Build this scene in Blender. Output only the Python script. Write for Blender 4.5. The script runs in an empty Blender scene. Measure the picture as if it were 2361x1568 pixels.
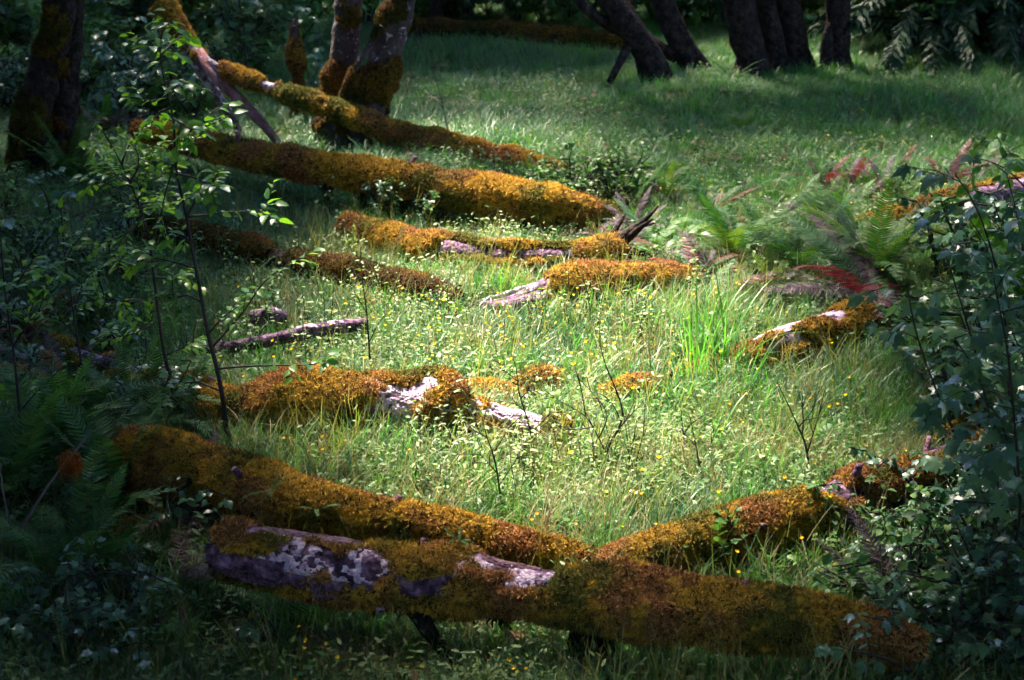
import bpy, math, random
import numpy as np
from mathutils import Vector, Matrix

SC = bpy.context.scene
COL = SC.collection
R = math.radians

# ------------------------------------------------------------------ camera
CAM_Z, PITCH, FPX = 4.0, R(20), 50 / 36 * 2360
cam_d = bpy.data.cameras.new('camera')
cam = bpy.data.objects.new('camera', cam_d); COL.objects.link(cam)
cam.location = (0, 0, CAM_Z); cam.rotation_euler = (R(90) - PITCH, 0, 0)
cam_d.lens = 50; cam_d.sensor_width = 36; cam_d.clip_end = 800
cam_d.dof.use_dof = True; cam_d.dof.focus_distance = 9.0; cam_d.dof.aperture_fstop = 3.0
SC.camera = cam

# ------------------------------------------------------------------ light
SUN_AZ, SUN_EL = R(-28), R(58)           # azimuth from +Y (away from the camera), negative = left
SDIR = Vector((math.sin(SUN_AZ) * math.cos(SUN_EL), math.cos(SUN_AZ) * math.cos(SUN_EL), math.sin(SUN_EL)))
w = bpy.data.worlds.new('World'); SC.world = w; w.use_nodes = True
nt = w.node_tree; bg = nt.nodes['Background']
sky = nt.nodes.new('ShaderNodeTexSky'); sky.sky_type = 'NISHITA'; sky.sun_disc = False
sky.sun_elevation = SUN_EL; sky.sun_rotation = SUN_AZ; sky.ozone_density = 5.0; sky.dust_density = 0.2
nt.links.new(sky.outputs[0], bg.inputs[0]); bg.inputs[1].default_value = 0.15
sun_d = bpy.data.lights.new('sun', 'SUN'); sun_d.energy = 5.0; sun_d.angle = R(9); sun_d.color = (1.0, 0.87, 0.68)
sun = bpy.data.objects.new('sun', sun_d); COL.objects.link(sun)
sun.rotation_euler = SDIR.to_track_quat('Z', 'Y').to_euler(); sun.location = (-8, 20, 30)
SC.view_settings.view_transform = 'Standard'; SC.view_settings.look = 'None'
SC.view_settings.exposure = 3.05; SC.view_settings.gamma = 1.0
SC.render.engine = 'CYCLES'
cy = SC.cycles
cy.use_denoising = True; cy.max_bounces = 4; cy.diffuse_bounces = 2; cy.glossy_bounces = 1
cy.use_adaptive_sampling = True; cy.adaptive_threshold = 0.025; cy.adaptive_min_samples = 16
cy.transmission_bounces = 3; cy.transparent_max_bounces = 4; cy.sample_clamp_indirect = 4
cy.caustics_reflective = False; cy.caustics_refractive = False
SC.render.use_persistent_data = False

# ------------------------------------------------------------------ maths helpers
rng = np.random.default_rng(7)
random.seed(7)

def _hash(ix, iy, iz, seed):
    n = (ix * 374761393 + iy * 668265263 + iz * 2147483647 + seed * 1274126177) & 0xffffffff
    n = ((n ^ (n >> 13)) * 1274126177) & 0xffffffff
    n = n ^ (n >> 16)
    return (n & 0xffffff) / float(0xffffff)

def vnoise(P, scale=1.0, seed=0):
    P = np.asarray(P, float) * scale
    I = np.floor(P).astype(np.int64); F = P - I; F = F * F * (3 - 2 * F)
    x, y, z = I[..., 0], I[..., 1], I[..., 2]; u, v, t = F[..., 0], F[..., 1], F[..., 2]
    h = lambda a, b, c: _hash(x + a, y + b, z + c, seed)
    a = (h(0,0,0)*(1-u)+h(1,0,0)*u)*(1-v) + (h(0,1,0)*(1-u)+h(1,1,0)*u)*v
    b = (h(0,0,1)*(1-u)+h(1,0,1)*u)*(1-v) + (h(0,1,1)*(1-u)+h(1,1,1)*u)*v
    return a*(1-t) + b*t                                             # 0..1

def fbm(P, scale=1.0, seed=0, oct=3):
    s = 0; a = 0.5; tot = 0
    for k in range(oct):
        s = s + a * vnoise(P, scale * 2**k, seed + k * 17); tot += a; a *= 0.5
    return s / tot

def hgt(x, y):
    x = np.asarray(x, float); y = np.asarray(y, float)
    P = np.stack([x, y, np.zeros_like(x)], -1)
    n = (fbm(P, 0.45, 3, 2) - 0.5) * 0.22 + (vnoise(P, 1.7, 5) - 0.5) * 0.07
    bank = 0.9 * np.clip((-x - 5.0 - 0.15 * y) / 4.0, 0, 1) ** 1.5 + 0.6 * np.clip((x - 5.5 - 0.3 * y) / 4, 0, 1) ** 1.5
    return n + bank

def ray(px, py):
    a, b = (px - 1180) / FPX, -(py - 784) / FPX
    f = Vector((0, math.cos(PITCH), -math.sin(PITCH))); u = Vector((0, math.sin(PITCH), math.cos(PITCH)))
    return Vector((a, 0, 0)) + u * b + f

def atz(px, py, z):                       # point of that sight line at height z above the ground
    d = ray(px, py); zz = z
    for _ in range(5):
        t = (zz - CAM_Z) / d.z; p = Vector((0, 0, CAM_Z)) + d * t
        zz = z + float(hgt(p.x, p.y))
    return p
def G(px, py): return atz(px, py, 0.0)
def aty(px, py, Y):
    d = ray(px, py); t = Y / d.y
    return Vector((0, 0, CAM_Z)) + d * t

# ------------------------------------------------------------------ object helpers
def mesh(name, V, F, mat=None, smooth=True, uv=None):
    me = bpy.data.meshes.new(name)
    V = np.asarray(V, dtype=np.float32).reshape(-1, 3)
    if isinstance(F, np.ndarray) and F.ndim == 2:
        n, k = F.shape
        me.vertices.add(len(V)); me.vertices.foreach_set('co', V.ravel())
        me.loops.add(n * k); me.loops.foreach_set('vertex_index', F.astype(np.int32).ravel())
        me.polygons.add(n); me.polygons.foreach_set('loop_start', np.arange(0, n * k, k, dtype=np.int32))
        me.update(calc_edges=True); me.validate()
    else:
        me.from_pydata([tuple(map(float, v)) for v in V], [], [tuple(map(int, f)) for f in F])
    for m in (mat if isinstance(mat, (list, tuple)) else [mat]):
        if m: me.materials.append(m)
    me.polygons.foreach_set('use_smooth', [smooth] * len(me.polygons))
    me.update()
    return me

def obj(name, me, parent=None, loc=None, rot=None, scale=None):
    o = bpy.data.objects.new(name, me); COL.objects.link(o)
    if parent: o.parent = parent
    if loc is not None: o.location = loc
    if rot is not None: o.rotation_euler = rot
    if scale is not None: o.scale = (scale,) * 3 if not hasattr(scale, '__len__') else scale
    return o

def tag(o, label, cat, group=None, kind=None):
    if label: o['label'] = label
    if cat: o['category'] = cat
    if group: o['group'] = group
    if kind: o['kind'] = kind
    return o

def thing(name, label, cat, loc=(0, 0, 0), rz=0.0, group=None):
    o = bpy.data.objects.new(name, None); COL.objects.link(o)
    o.empty_display_size = 0.1; o.location = loc; o.rotation_euler = (0, 0, rz)
    return tag(o, label, cat, group)

# ------------------------------------------------------------------ materials
def mat_new(name):
    m = bpy.data.materials.new(name); m.use_nodes = True
    n = m.node_tree.nodes; l = m.node_tree.links
    return m, n, l, n['Principled BSDF'], n['Material Output']

def ramp(n, stops, interp='LINEAR'):
    r = n.new('ShaderNodeValToRGB'); e = r.color_ramp; e.interpolation = interp
    while len(e.elements) < len(stops): e.elements.new(0.5)
    for i, (p, c) in enumerate(stops):
        e.elements[i].position = p; e.elements[i].color = (*c, 1)
    return r

def leaf_mat(name, cols, trans=0.35, rough=0.42, spec=0.5, tcol=None, nscale=1.2, jitter=0.6):
    m, n, l, p, out = mat_new(name)
    info = n.new('ShaderNodeObjectInfo'); geo = n.new('ShaderNodeNewGeometry')
    nz = n.new('ShaderNodeTexNoise'); nz.inputs['Scale'].default_value = nscale
    l.new(geo.outputs['Position'], nz.inputs['Vector'])
    isl = geo.outputs['Random Per Island']
    a = n.new('ShaderNodeMath'); a.operation = 'MULTIPLY'; a.inputs[1].default_value = jitter * 0.5
    l.new(info.outputs['Random'], a.inputs[0])
    b = n.new('ShaderNodeMath'); b.operation = 'MULTIPLY_ADD'; b.inputs[1].default_value = jitter * 0.5
    l.new(isl, b.inputs[0]); l.new(a.outputs[0], b.inputs[2])
    c = n.new('ShaderNodeMath'); c.operation = 'MULTIPLY_ADD'; c.inputs[1].default_value = 1 - jitter
    l.new(nz.outputs[0], c.inputs[0]); l.new(b.outputs[0], c.inputs[2])
    r = ramp(n, [(i / (len(cols) - 1) * 0.44 + 0.28, cc) for i, cc in enumerate(cols)])
    l.new(c.outputs[0], r.inputs[0]); l.new(r.outputs[0], p.inputs['Base Color'])
    p.inputs['Roughness'].default_value = rough; p.inputs['Specular IOR Level'].default_value = spec
    t = n.new('ShaderNodeBsdfTranslucent'); mx = n.new('ShaderNodeMixShader'); mx.inputs[0].default_value = trans
    mm = n.new('ShaderNodeMix'); mm.data_type = 'RGBA'; mm.blend_type = 'MULTIPLY'; mm.inputs[0].default_value = 1
    l.new(r.outputs[0], mm.inputs[6]); mm.inputs[7].default_value = (*(tcol or (1.5, 1.6, 0.6)), 1)
    l.new(mm.outputs[2], t.inputs[0]); l.new(p.outputs[0], mx.inputs[1]); l.new(t.outputs[0], mx.inputs[2])
    l.new(mx.outputs[0], out.inputs[0])
    return m

GRASS = leaf_mat('grass_blades', [(0.022, 0.09, 0.048), (0.05, 0.15, 0.072), (0.14, 0.23, 0.11)], 0.3, 0.45, 0.5, nscale=0.5)
LUSH = leaf_mat('lush_blades', [(0.05, 0.19, 0.035), (0.10, 0.30, 0.05)], 0.35, 0.4)
STRAW = leaf_mat('straw_blades', [(0.20, 0.17, 0.09), (0.34, 0.28, 0.17)], 0.2, 0.6, 0.3)
HERB = leaf_mat('herb_leaves', [(0.035, 0.11, 0.035), (0.07, 0.17, 0.045), (0.14, 0.23, 0.075)], 0.3, 0.5, 0.35, nscale=0.8)
SAPL = leaf_mat('sapling_leaves', [(0.05, 0.15, 0.05), (0.09, 0.22, 0.045), (0.14, 0.27, 0.03)], 0.45, 0.35, 0.6, tcol=(2.4, 2.2, 0.3), nscale=3)
PALE = leaf_mat('pale_leaves', [(0.09, 0.17, 0.05), (0.20, 0.27, 0.10)], 0.35, 0.5, 0.35, nscale=2)
BERRY = leaf_mat('bramble_leaves', [(0.028, 0.09, 0.06), (0.05, 0.135, 0.085), (0.10, 0.2, 0.10)], 0.25, 0.33, 0.7, nscale=2)
FERN = leaf_mat('fern_green', [(0.018, 0.07, 0.03), (0.035, 0.115, 0.04), (0.07, 0.16, 0.035)], 0.25, 0.55, 0.25, tcol=(1.4, 1.6, 0.4), nscale=2)
FERNY = leaf_mat('fern_fresh', [(0.05, 0.13, 0.03), (0.10, 0.18, 0.03)], 0.3, 0.42, 0.5, tcol=(1.4, 1.4, 0.3), nscale=2)
FERNV = leaf_mat('fern_withered_violet', [(0.035, 0.025, 0.035), (0.075, 0.05, 0.075), (0.13, 0.09, 0.12)], 0.2, 0.6, 0.25, tcol=(1.2, 0.9, 0.9), nscale=4)
FERNR = leaf_mat('fern_dead_red', [(0.06, 0.015, 0.02), (0.14, 0.02, 0.04), (0.10, 0.045, 0.035)], 0.3, 0.5, 0.4, tcol=(1.8, 0.8, 0.8), nscale=4)
FERNO = leaf_mat('fern_dead_orange', [(0.28, 0.08, 0.01), (0.45, 0.16, 0.02)], 0.35, 0.5, 0.4, tcol=(1.6, 1.2, 0.6), nscale=4)
CANOPY = leaf_mat('canopy_leaves', [(0.03, 0.08, 0.02), (0.06, 0.13, 0.03)], 0.25, 0.5, 0.3)
NEEDLE = leaf_mat('conifer_needles', [(0.012, 0.035, 0.02), (0.03, 0.07, 0.035)], 0.1, 0.55, 0.3)
PETAL = leaf_mat('buttercup_petals', [(0.80, 0.52, 0.0), (0.88, 0.62, 0.01)], 0.2, 0.25, 0.7, tcol=(1.1, 1.0, 0.3))
def moss_mat(name, k, dim=1.0):
    m, n, l, p, out = mat_new(name)
    geo = n.new('ShaderNodeNewGeometry'); info = n.new('ShaderNodeObjectInfo')
    def nz(sc, off=0):
        a = n.new('ShaderNodeTexNoise'); a.inputs['Scale'].default_value = sc; a.inputs['Detail'].default_value = 3
        v = n.new('ShaderNodeVectorMath'); v.operation = 'ADD'; v.inputs[1].default_value = (off, off, off)
        l.new(geo.outputs['Position'], v.inputs[0]); l.new(v.outputs[0], a.inputs['Vector']); return a.outputs[0]
    def mix(f, a, b, t='MIX'):
        x = n.new('ShaderNodeMix'); x.data_type = 'RGBA'; x.blend_type = t; l.new(f, x.inputs[0])
        for q, c in ((6, a), (7, b)):
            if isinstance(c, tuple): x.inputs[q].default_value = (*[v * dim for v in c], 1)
            else: l.new(c, x.inputs[q])
        return x.outputs[2]
    def step(v, a, b):
        x = n.new('ShaderNodeMapRange'); x.inputs[1].default_value = a; x.inputs[2].default_value = b; l.new(v, x.inputs[0]); return x.outputs[0]
    rnd = info.outputs['Random']; isl = geo.outputs['Random Per Island']
    gold = mix(step(isl, 0, 1), (0.20, 0.115, 0.014), (0.60, 0.36, 0.05))
    rust = mix(step(isl, 0, 1), (0.12, 0.05, 0.018), (0.50, 0.235, 0.085))
    green = mix(step(isl, 0, 1), (0.045, 0.055, 0.012), (0.20, 0.19, 0.035))
    c = mix(step(nz(2.6 * k, 3), .46, .56), gold, rust)
    c = mix(step(nz(2.0 * k, 11), .50, .60), c, green)
    c = mix(step(rnd, .80, .86), c, (0.055, 0.035, 0.014))           # dead brown sprigs
    c = mix(step(nz(7 * k, 31), .60, .72), c, (0.50, 0.30, 0.03))    # small bright yellow cushions
    l.new(c, p.inputs['Base Color']); p.inputs['Roughness'].default_value = .8; p.inputs['Specular IOR Level'].default_value = .15
    t = n.new('ShaderNodeBsdfTranslucent'); l.new(c, t.inputs[0]); mx = n.new('ShaderNodeMixShader'); mx.inputs[0].default_value = .15
    l.new(p.outputs[0], mx.inputs[1]); l.new(t.outputs[0], mx.inputs[2]); l.new(mx.outputs[0], out.inputs[0])
    return m
MOSST = moss_mat('moss_sprigs', 1.0)
MOSSG = moss_mat('moss_sprigs_far', .7)
MOSSD = moss_mat('trunk_moss', .7, .42)  # darker copy of the far moss, shade put into its colour

def rough_mat(name, stops, scale=8, rough=0.85, bump=0.4, bscale=40, stretch=(1, 1, 1), lichen=0.0, spec=0.25, bdist=0.035):
    m, n, l, p, out = mat_new(name)
    tc = n.new('ShaderNodeTexCoord'); mp = n.new('ShaderNodeMapping'); mp.inputs['Scale'].default_value = stretch
    l.new(tc.outputs['Object'], mp.inputs[0])
    nz = n.new('ShaderNodeTexNoise'); nz.inputs['Scale'].default_value = scale; nz.inputs['Detail'].default_value = 8
    nz.inputs['Roughness'].default_value = 0.65
    l.new(mp.outputs[0], nz.inputs['Vector'])
    r = ramp(n, stops); l.new(nz.outputs[0], r.inputs[0]); colr = r.outputs[0]
    if lichen > 0:
        vz = n.new('ShaderNodeTexNoise'); vz.inputs['Scale'].default_value = 9; vz.inputs['Detail'].default_value = 10; vz.inputs['Roughness'].default_value = 0.7
        l.new(tc.outputs['Object'], vz.inputs['Vector'])
        rr = ramp(n, [(0.62 - 0.12 * lichen, (0, 0, 0)), (0.66 - 0.12 * lichen, (1, 1, 1))]); l.new(vz.outputs[0], rr.inputs[0])
        mm = n.new('ShaderNodeMix'); mm.data_type = 'RGBA'; l.new(rr.outputs[0], mm.inputs[0]); l.new(colr, mm.inputs[6])
        mm.inputs[7].default_value = (0.42, 0.33, 0.46, 1); colr = mm.outputs[2]
    l.new(colr, p.inputs['Base Color']); p.inputs['Roughness'].default_value = rough; p.inputs['Specular IOR Level'].default_value = spec
    b = n.new('ShaderNodeTexNoise'); b.inputs['Scale'].default_value = bscale; b.inputs['Detail'].default_value = 8
    l.new(mp.outputs[0], b.inputs['Vector'])
    bp = n.new('ShaderNodeBump'); bp.inputs['Strength'].default_value = bump; bp.inputs['Distance'].default_value = bdist
    l.new(b.outputs[0], bp.inputs['Height']); l.new(bp.outputs[0], p.inputs['Normal'])
    return m

SOIL = rough_mat('soil', [(0.3, (0.012, 0.02, 0.008)), (0.55, (0.03, 0.045, 0.016)), (0.75, (0.06, 0.05, 0.03))], 3, 0.95, 0.6, 20)
BARK = rough_mat('violet_bark', [(0.36, (0.012, 0.007, 0.016)), (0.46, (0.07, 0.032, 0.075)), (0.54, (0.15, 0.075, 0.14)), (0.66, (0.30, 0.18, 0.30))], 14, 0.8, 1.0, 26, lichen=0.25)
BARKL = rough_mat('lichened_bark', [(0.36, (0.02, 0.012, 0.02)), (0.5, (0.11, 0.075, 0.11)), (0.66, (0.28, 0.21, 0.27))], 14, 0.8, 1.0, 26, lichen=1.0)
WOOD = rough_mat('stripped_wood', [(0.3, (0.07, 0.025, 0.045)), (0.5, (0.17, 0.08, 0.12)), (0.7, (0.28, 0.17, 0.22))], 10, 0.7, 0.8, 50, lichen=0.0)
PINKW = rough_mat('red_dead_wood', [(0.3, (0.10, 0.03, 0.045)), (0.5, (0.24, 0.10, 0.12)), (0.7, (0.36, 0.2, 0.24))], 7, 0.75, 0.8, 40)
DARKB = rough_mat('dark_bark', [(0.34, (0.006, 0.005, 0.006)), (0.5, (0.025, 0.018, 0.02)), (0.68, (0.06, 0.042, 0.038))], 9, 0.95, 1.0, 18, spec=.1, bdist=.08)
TRUNKB = rough_mat('maple_bark', [(0.3, (0.02, 0.015, 0.02)), (0.55, (0.06, 0.042, 0.055)), (0.8, (0.13, 0.09, 0.12))], 5, 0.85, 1.0, 20, lichen=0.3)
STEM = rough_mat('dark_stem', [(0.3, (0.012, 0.01, 0.014)), (0.7, (0.05, 0.035, 0.045))], 20, 0.6, 0.3, 60)
TWIG = rough_mat('grey_twig', [(0.3, (0.07, 0.05, 0.06)), (0.7, (0.17, 0.12, 0.14))], 20, 0.7, 0.3, 60)
GSTEM = rough_mat('green_stem', [(0.3, (0.05, 0.10, 0.03)), (0.7, (0.10, 0.17, 0.05))], 20, 0.5, 0.1, 60)
RACHIS = rough_mat('rachis', [(0.3, (0.08, 0.07, 0.03)), (0.7, (0.16, 0.11, 0.05))], 20, 0.5, 0.1, 60)
MOSSB = rough_mat('moss_mat', [(0.3, (0.015, 0.012, 0.005)), (0.5, (0.035, 0.026, 0.008)), (0.7, (0.08, 0.05, 0.014))], 9, 0.95, 1.0, 60, spec=0.1)  # moss base kept dark to paint depth into the gaps between sprigs
LICHEN = rough_mat('pink_white_lichen', [(0.36, (0.22, 0.12, 0.26)), (0.47, (0.66, 0.46, 0.68)), (0.6, (0.85, 0.70, 0.84))], 25, 0.85, 1.0, 70)
WHITEB = rough_mat('white_twig_bark', [(0.4, (0.12, 0.07, 0.14)), (0.47, (0.55, 0.47, 0.6)), (0.7, (0.8, 0.75, 0.82))], 14, 0.7, 0.5, 60)

# ------------------------------------------------------------------ templates
def blade(L, w, arc, az, tilt, base=(0, 0), seg=4, twist=0.3):
    """a bent tapering grass blade; returns verts, quads"""
    V = []; p = np.array([base[0], base[1], 0.0]); d = tilt
    c, s = math.cos(az), math.sin(az)
    for i in range(seg + 1):
        t = i / seg
        ww = w * (1 - t ** 1.8) * 0.5 + 0.0004
        sx, sy = -s * math.cos(twist * t), c * math.cos(twist * t)
        V += [p + np.array([sx, sy, 0]) * ww, p - np.array([sx, sy, 0]) * ww]
        d += arc / seg * (0.5 + t)
        p = p + np.array([c * math.sin(d), s * math.sin(d), math.cos(d)]) * L / seg
    F = [(2 * i, 2 * i + 1, 2 * i + 3, 2 * i + 2) for i in range(seg)]
    return V, F

def join(parts):
    V = []; F = []
    for v, f in parts:
        n = len(V); V += list(v); F += [tuple(i + n for i in q) for q in f]
    return V, F

def leaf_oval(L=1, w=0.55, droop=0.35, fold=0.25, teeth=0.06, n=6):
    """leaf along +X, veined fold, toothed edge; V array, F list"""
    V = [(0, 0, 0)]; F = []
    rows = []
    for i in range(1, n):
        t = i / n; hw = w * 0.5 * math.sin(math.pi * t ** 0.8) ** 0.8 + (teeth * (0.5 if i % 2 else -0.3)) * w
        z = -droop * t * t * L
        rows.append(len(V)); V += [(t * L, hw * L, z + fold * hw * L), (t * L, 0, z), (t * L, -hw * L, z + fold * hw * L)]
    tip = len(V); V.append((L, 0, -droop * L))
    F += [(0, rows[0] + 1, rows[0]), (0, rows[0] + 2, rows[0] + 1)]
    for a, b in zip(rows, rows[1:]):
        F += [(a, a + 1, b + 1), (a, b + 1, b), (a + 1, a + 2, b + 2), (a + 1, b + 2, b + 1)]
    F += [(rows[-1], rows[-1] + 1, tip), (rows[-1] + 1, rows[-1] + 2, tip)]
    return np.array(V), np.array(F)

def leaf_lobed(L=1, droop=0.3):
    """three to five pointed lobes, as bramble and maple leaves have"""
    ang = [(-150, .28), (-115, .55), (-95, .38), (-62, .82), (-40, .5), (-22, .62), (0, 1.0), (22, .62), (40, .5), (62, .82), (95, .38), (115, .55), (150, .28)]
    V = [(0.0, 0, 0), (0.3, 0, 0.03)]; F = []
    for a, r in ang:
        x, y = 0.3 + 0.7 * r * math.cos(R(a)), 0.72 * r * math.sin(R(a))
        V.append((x * L, y * L, (-droop * x * x - 0.3 * y * y + 0.06 * (1 if r < .6 else 0)) * L))
    for i in range(2, len(V) - 1): F.append((1, i, i + 1))
    F += [(1, len(V) - 1, 0), (1, 0, 2)]
    return np.array(V), np.array(F)

def frames(P, D, UP, S):
    """rotation frames with x axis D and roughly z axis UP, scaled"""
    D = D / np.linalg.norm(D, axis=1, keepdims=True)
    Y = np.cross(UP, D); Y /= np.linalg.norm(Y, axis=1, keepdims=True) + 1e-9
    Z = np.cross(D, Y)
    return P, np.stack([D, Y, Z], 1) * np.asarray(S)[:, None, None]

def place(T, P, M):
    """copies of template T (V,F) at P with frames M"""
    V, F = T
    VV = np.einsum('vi,nij->nvj', V, M) + P[:, None, :]
    FF = F[None] + (np.arange(len(P)) * len(V))[:, None, None]
    return VV.reshape(-1, 3), FF.reshape(-1, F.shape[1])

def cat(parts):
    V = []; F = []; n = 0
    for v, f in parts:
        V.append(v); F.append(f + n); n += len(v)
    return np.concatenate(V), np.concatenate(F)

def tube(pts, radii, seg=8, wob=0.0, seed=0, cap=True):
    """tube through points; returns V, F(list of quads as array)"""
    P = np.array([tuple(p) for p in pts], float); Rr = np.array(radii, float); n = len(P)
    T = np.gradient(P, axis=0); T /= np.linalg.norm(T, axis=1, keepdims=True) + 1e-9
    ref = np.array([0, 0, 1.0]) if abs(T[0][2]) < 0.9 else np.array([1.0, 0, 0])
    V = []
    U = ref - T[0] * ref.dot(T[0]); U /= np.linalg.norm(U)
    for i in range(n):
        U = U - T[i] * U.dot(T[i]); U /= np.linalg.norm(U) + 1e-9
        B = np.cross(T[i], U); a = np.arange(seg) / seg * 2 * math.pi
        V.append(P[i] + (np.cos(a)[:, None] * U + np.sin(a)[:, None] * B) * Rr[i])
    V = np.concatenate(V)
    if wob:
        C = np.repeat(P, seg, 0); dd = V - C
        V = C + dd * (1 + wob * (fbm(V, 6, seed)[:, None] - 0.5) * 2)
    i = np.arange(n - 1)[:, None] * seg; j = np.arange(seg)[None]
    F = np.stack([i + j, i + (j + 1) % seg, i + seg + (j + 1) % seg, i + seg + j], -1).reshape(-1, 4)
    if cap:
        c0 = len(V); V = np.concatenate([V, P[:1], P[-1:]])
        jj = np.arange(seg)
        F = np.concatenate([F, np.stack([np.full(seg, c0), (jj + 1) % seg, jj, jj], -1)[:, [0, 1, 2, 2]],
                            np.stack([np.full(seg, c0 + 1), (n - 1) * seg + jj, (n - 1) * seg + (jj + 1) % seg, (n - 1) * seg + (jj + 1) % seg], -1)])
    return V, F

def tri_fix(F):
    return [tuple(dict.fromkeys(map(int, f))) for f in F]

def tmesh(name, parts, mat, smooth=True):
    V, F = cat(parts)
    return mesh(name, V, tri_fix(F), mat, smooth)

def catmull(ctrl, step):
    C = np.array(ctrl, float); n = len(C); d = np.linalg.norm(np.diff(C[:, :3], axis=0), axis=1) + 1e-9
    v = np.diff(C, axis=0) / d[:, None]; m = np.empty_like(C); m[0], m[-1] = v[0], v[-1]
    for i in range(1, n - 1): m[i] = (v[i - 1] * d[i] + v[i] * d[i - 1]) / (d[i] + d[i - 1])
    out = []
    for i in range(n - 1):
        k = max(2, int(d[i] / step))
        for t in np.arange(k) / k:
            out.append((2*t**3 - 3*t*t + 1) * C[i] + (t**3 - 2*t*t + t) * d[i] * m[i] + (3*t*t - 2*t**3) * C[i + 1] + (t**3 - t*t) * d[i] * m[i + 1])
    out.append(C[-1]); return np.array(out)

# ------------------------------------------------------------------ scatter groups (for stuff and moss fuzz only)
def lib(name, meshes):
    c = bpy.data.collections.new(name)
    for i, me in enumerate(meshes):
        c.objects.link(bpy.data.objects.new('%s_%02d' % (name, i), me))
    return c

def gn_points(col):
    g = bpy.data.node_groups.new('scatter', 'GeometryNodeTree')
    g.interface.new_socket('Geometry', in_out='INPUT', socket_type='NodeSocketGeometry')
    g.interface.new_socket('Geometry', in_out='OUTPUT', socket_type='NodeSocketGeometry')
    n, l = g.nodes, g.links
    i, o = n.new('NodeGroupInput'), n.new('NodeGroupOutput')
    ci = n.new('GeometryNodeCollectionInfo'); ci.inputs[0].default_value = col
    ci.inputs['Separate Children'].default_value = True; ci.inputs['Reset Children'].default_value = True
    ip = n.new('GeometryNodeInstanceOnPoints'); ip.inputs['Pick Instance'].default_value = True
    def na(nm, t):
        a = n.new('GeometryNodeInputNamedAttribute'); a.data_type = t; a.inputs[0].default_value = nm; return a.outputs[0]
    l.new(i.outputs[0], ip.inputs['Points']); l.new(ci.outputs[0], ip.inputs['Instance'])
    l.new(na('idx', 'INT'), ip.inputs['Instance Index']); l.new(na('rot', 'FLOAT_VECTOR'), ip.inputs['Rotation'])
    l.new(na('scl', 'FLOAT_VECTOR'), ip.inputs['Scale']); l.new(ip.outputs[0], o.inputs[0])
    return g

def scatter(name, P, ROT, SCL, IDX, col):
    me = bpy.data.meshes.new(name); me.vertices.add(len(P)); me.vertices.foreach_set('co', np.asarray(P, np.float32).ravel())
    a = me.attributes.new('rot', 'FLOAT_VECTOR', 'POINT'); a.data.foreach_set('vector', np.asarray(ROT, np.float32).ravel())
    a = me.attributes.new('scl', 'FLOAT_VECTOR', 'POINT'); a.data.foreach_set('vector', np.asarray(SCL, np.float32).ravel())
    a = me.attributes.new('idx', 'INT', 'POINT'); a.data.foreach_set('value', np.asarray(IDX, np.int32).ravel())
    o = obj(name, me); md = o.modifiers.new('scatter', 'NODES'); md.node_group = gn_points(col)
    return o

_gm = {}
def gn_fuzz(col, density, smin, smax):
    k = (col.name, density, smin, smax)
    if k in _gm: return _gm[k]
    g = bpy.data.node_groups.new('fuzz', 'GeometryNodeTree'); _gm[k] = g
    g.interface.new_socket('Geometry', in_out='INPUT', socket_type='NodeSocketGeometry')
    g.interface.new_socket('Geometry', in_out='OUTPUT', socket_type='NodeSocketGeometry')
    n, l = g.nodes, g.links
    i, o = n.new('NodeGroupInput'), n.new('NodeGroupOutput')
    ci = n.new('GeometryNodeCollectionInfo'); ci.inputs[0].default_value = col
    ci.inputs['Separate Children'].default_value = True; ci.inputs['Reset Children'].default_value = True
    d = n.new('GeometryNodeDistributePointsOnFaces'); d.inputs['Density'].default_value = density
    ip = n.new('GeometryNodeInstanceOnPoints'); ip.inputs['Pick Instance'].default_value = True
    rr = n.new('FunctionNodeRotateRotation'); rr.rotation_space = 'LOCAL'
    rv = n.new('FunctionNodeRandomValue'); rv.data_type = 'FLOAT_VECTOR'
    rv.inputs[0].default_value = (-0.35, -0.35, 0); rv.inputs[1].default_value = (0.35, 0.35, 6.28)
    rs = n.new('FunctionNodeRandomValue'); rs.data_type = 'FLOAT'
    rs.inputs[2].default_value = smin; rs.inputs[3].default_value = smax
    j = n.new('GeometryNodeJoinGeometry')
    l.new(i.outputs[0], d.inputs['Mesh']); l.new(d.outputs['Points'], ip.inputs['Points']); l.new(ci.outputs[0], ip.inputs['Instance'])
    l.new(d.outputs['Rotation'], rr.inputs[0]); l.new(rv.outputs[0], rr.inputs[1]); l.new(rr.outputs[0], ip.inputs['Rotation'])
    l.new(rs.outputs[1], ip.inputs['Scale']); l.new(ip.outputs[0], j.inputs[0]); l.new(i.outputs[0], j.inputs[0])
    l.new(j.outputs[0], o.inputs[0])
    return g

def moss_tuft(seed, mat, n=10, L=0.019, w=0.0036):
    r = random.Random(seed); parts = []
    for k in range(n):
        parts.append(blade(L * r.uniform(.6, 1.4), w * r.uniform(.7, 1.3), r.uniform(.2, 1.6), r.uniform(0, 6.28), r.uniform(.1, 1.0),
                           (r.uniform(-.008, .008), r.uniform(-.008, .008)), 2))
    V, F = join(parts)
    return mesh('moss_tuft', V, F, mat)
MOSS_NEAR = lib('moss_near', [moss_tuft(s, MOSST) for s in range(5)])
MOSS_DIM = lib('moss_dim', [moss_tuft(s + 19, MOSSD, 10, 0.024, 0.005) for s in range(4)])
MOSS_FAR = lib('moss_far', [moss_tuft(s + 9, MOSSG, 9, 0.03, 0.0065) for s in range(4)])
def fuzz(o, near=True, density=5200, smin=.6, smax=1.3):
    md = o.modifiers.new('fuzz', 'NODES'); md.node_group = gn_fuzz(MOSS_DIM if near is None else MOSS_NEAR if near else MOSS_FAR, density, smin, smax)

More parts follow.
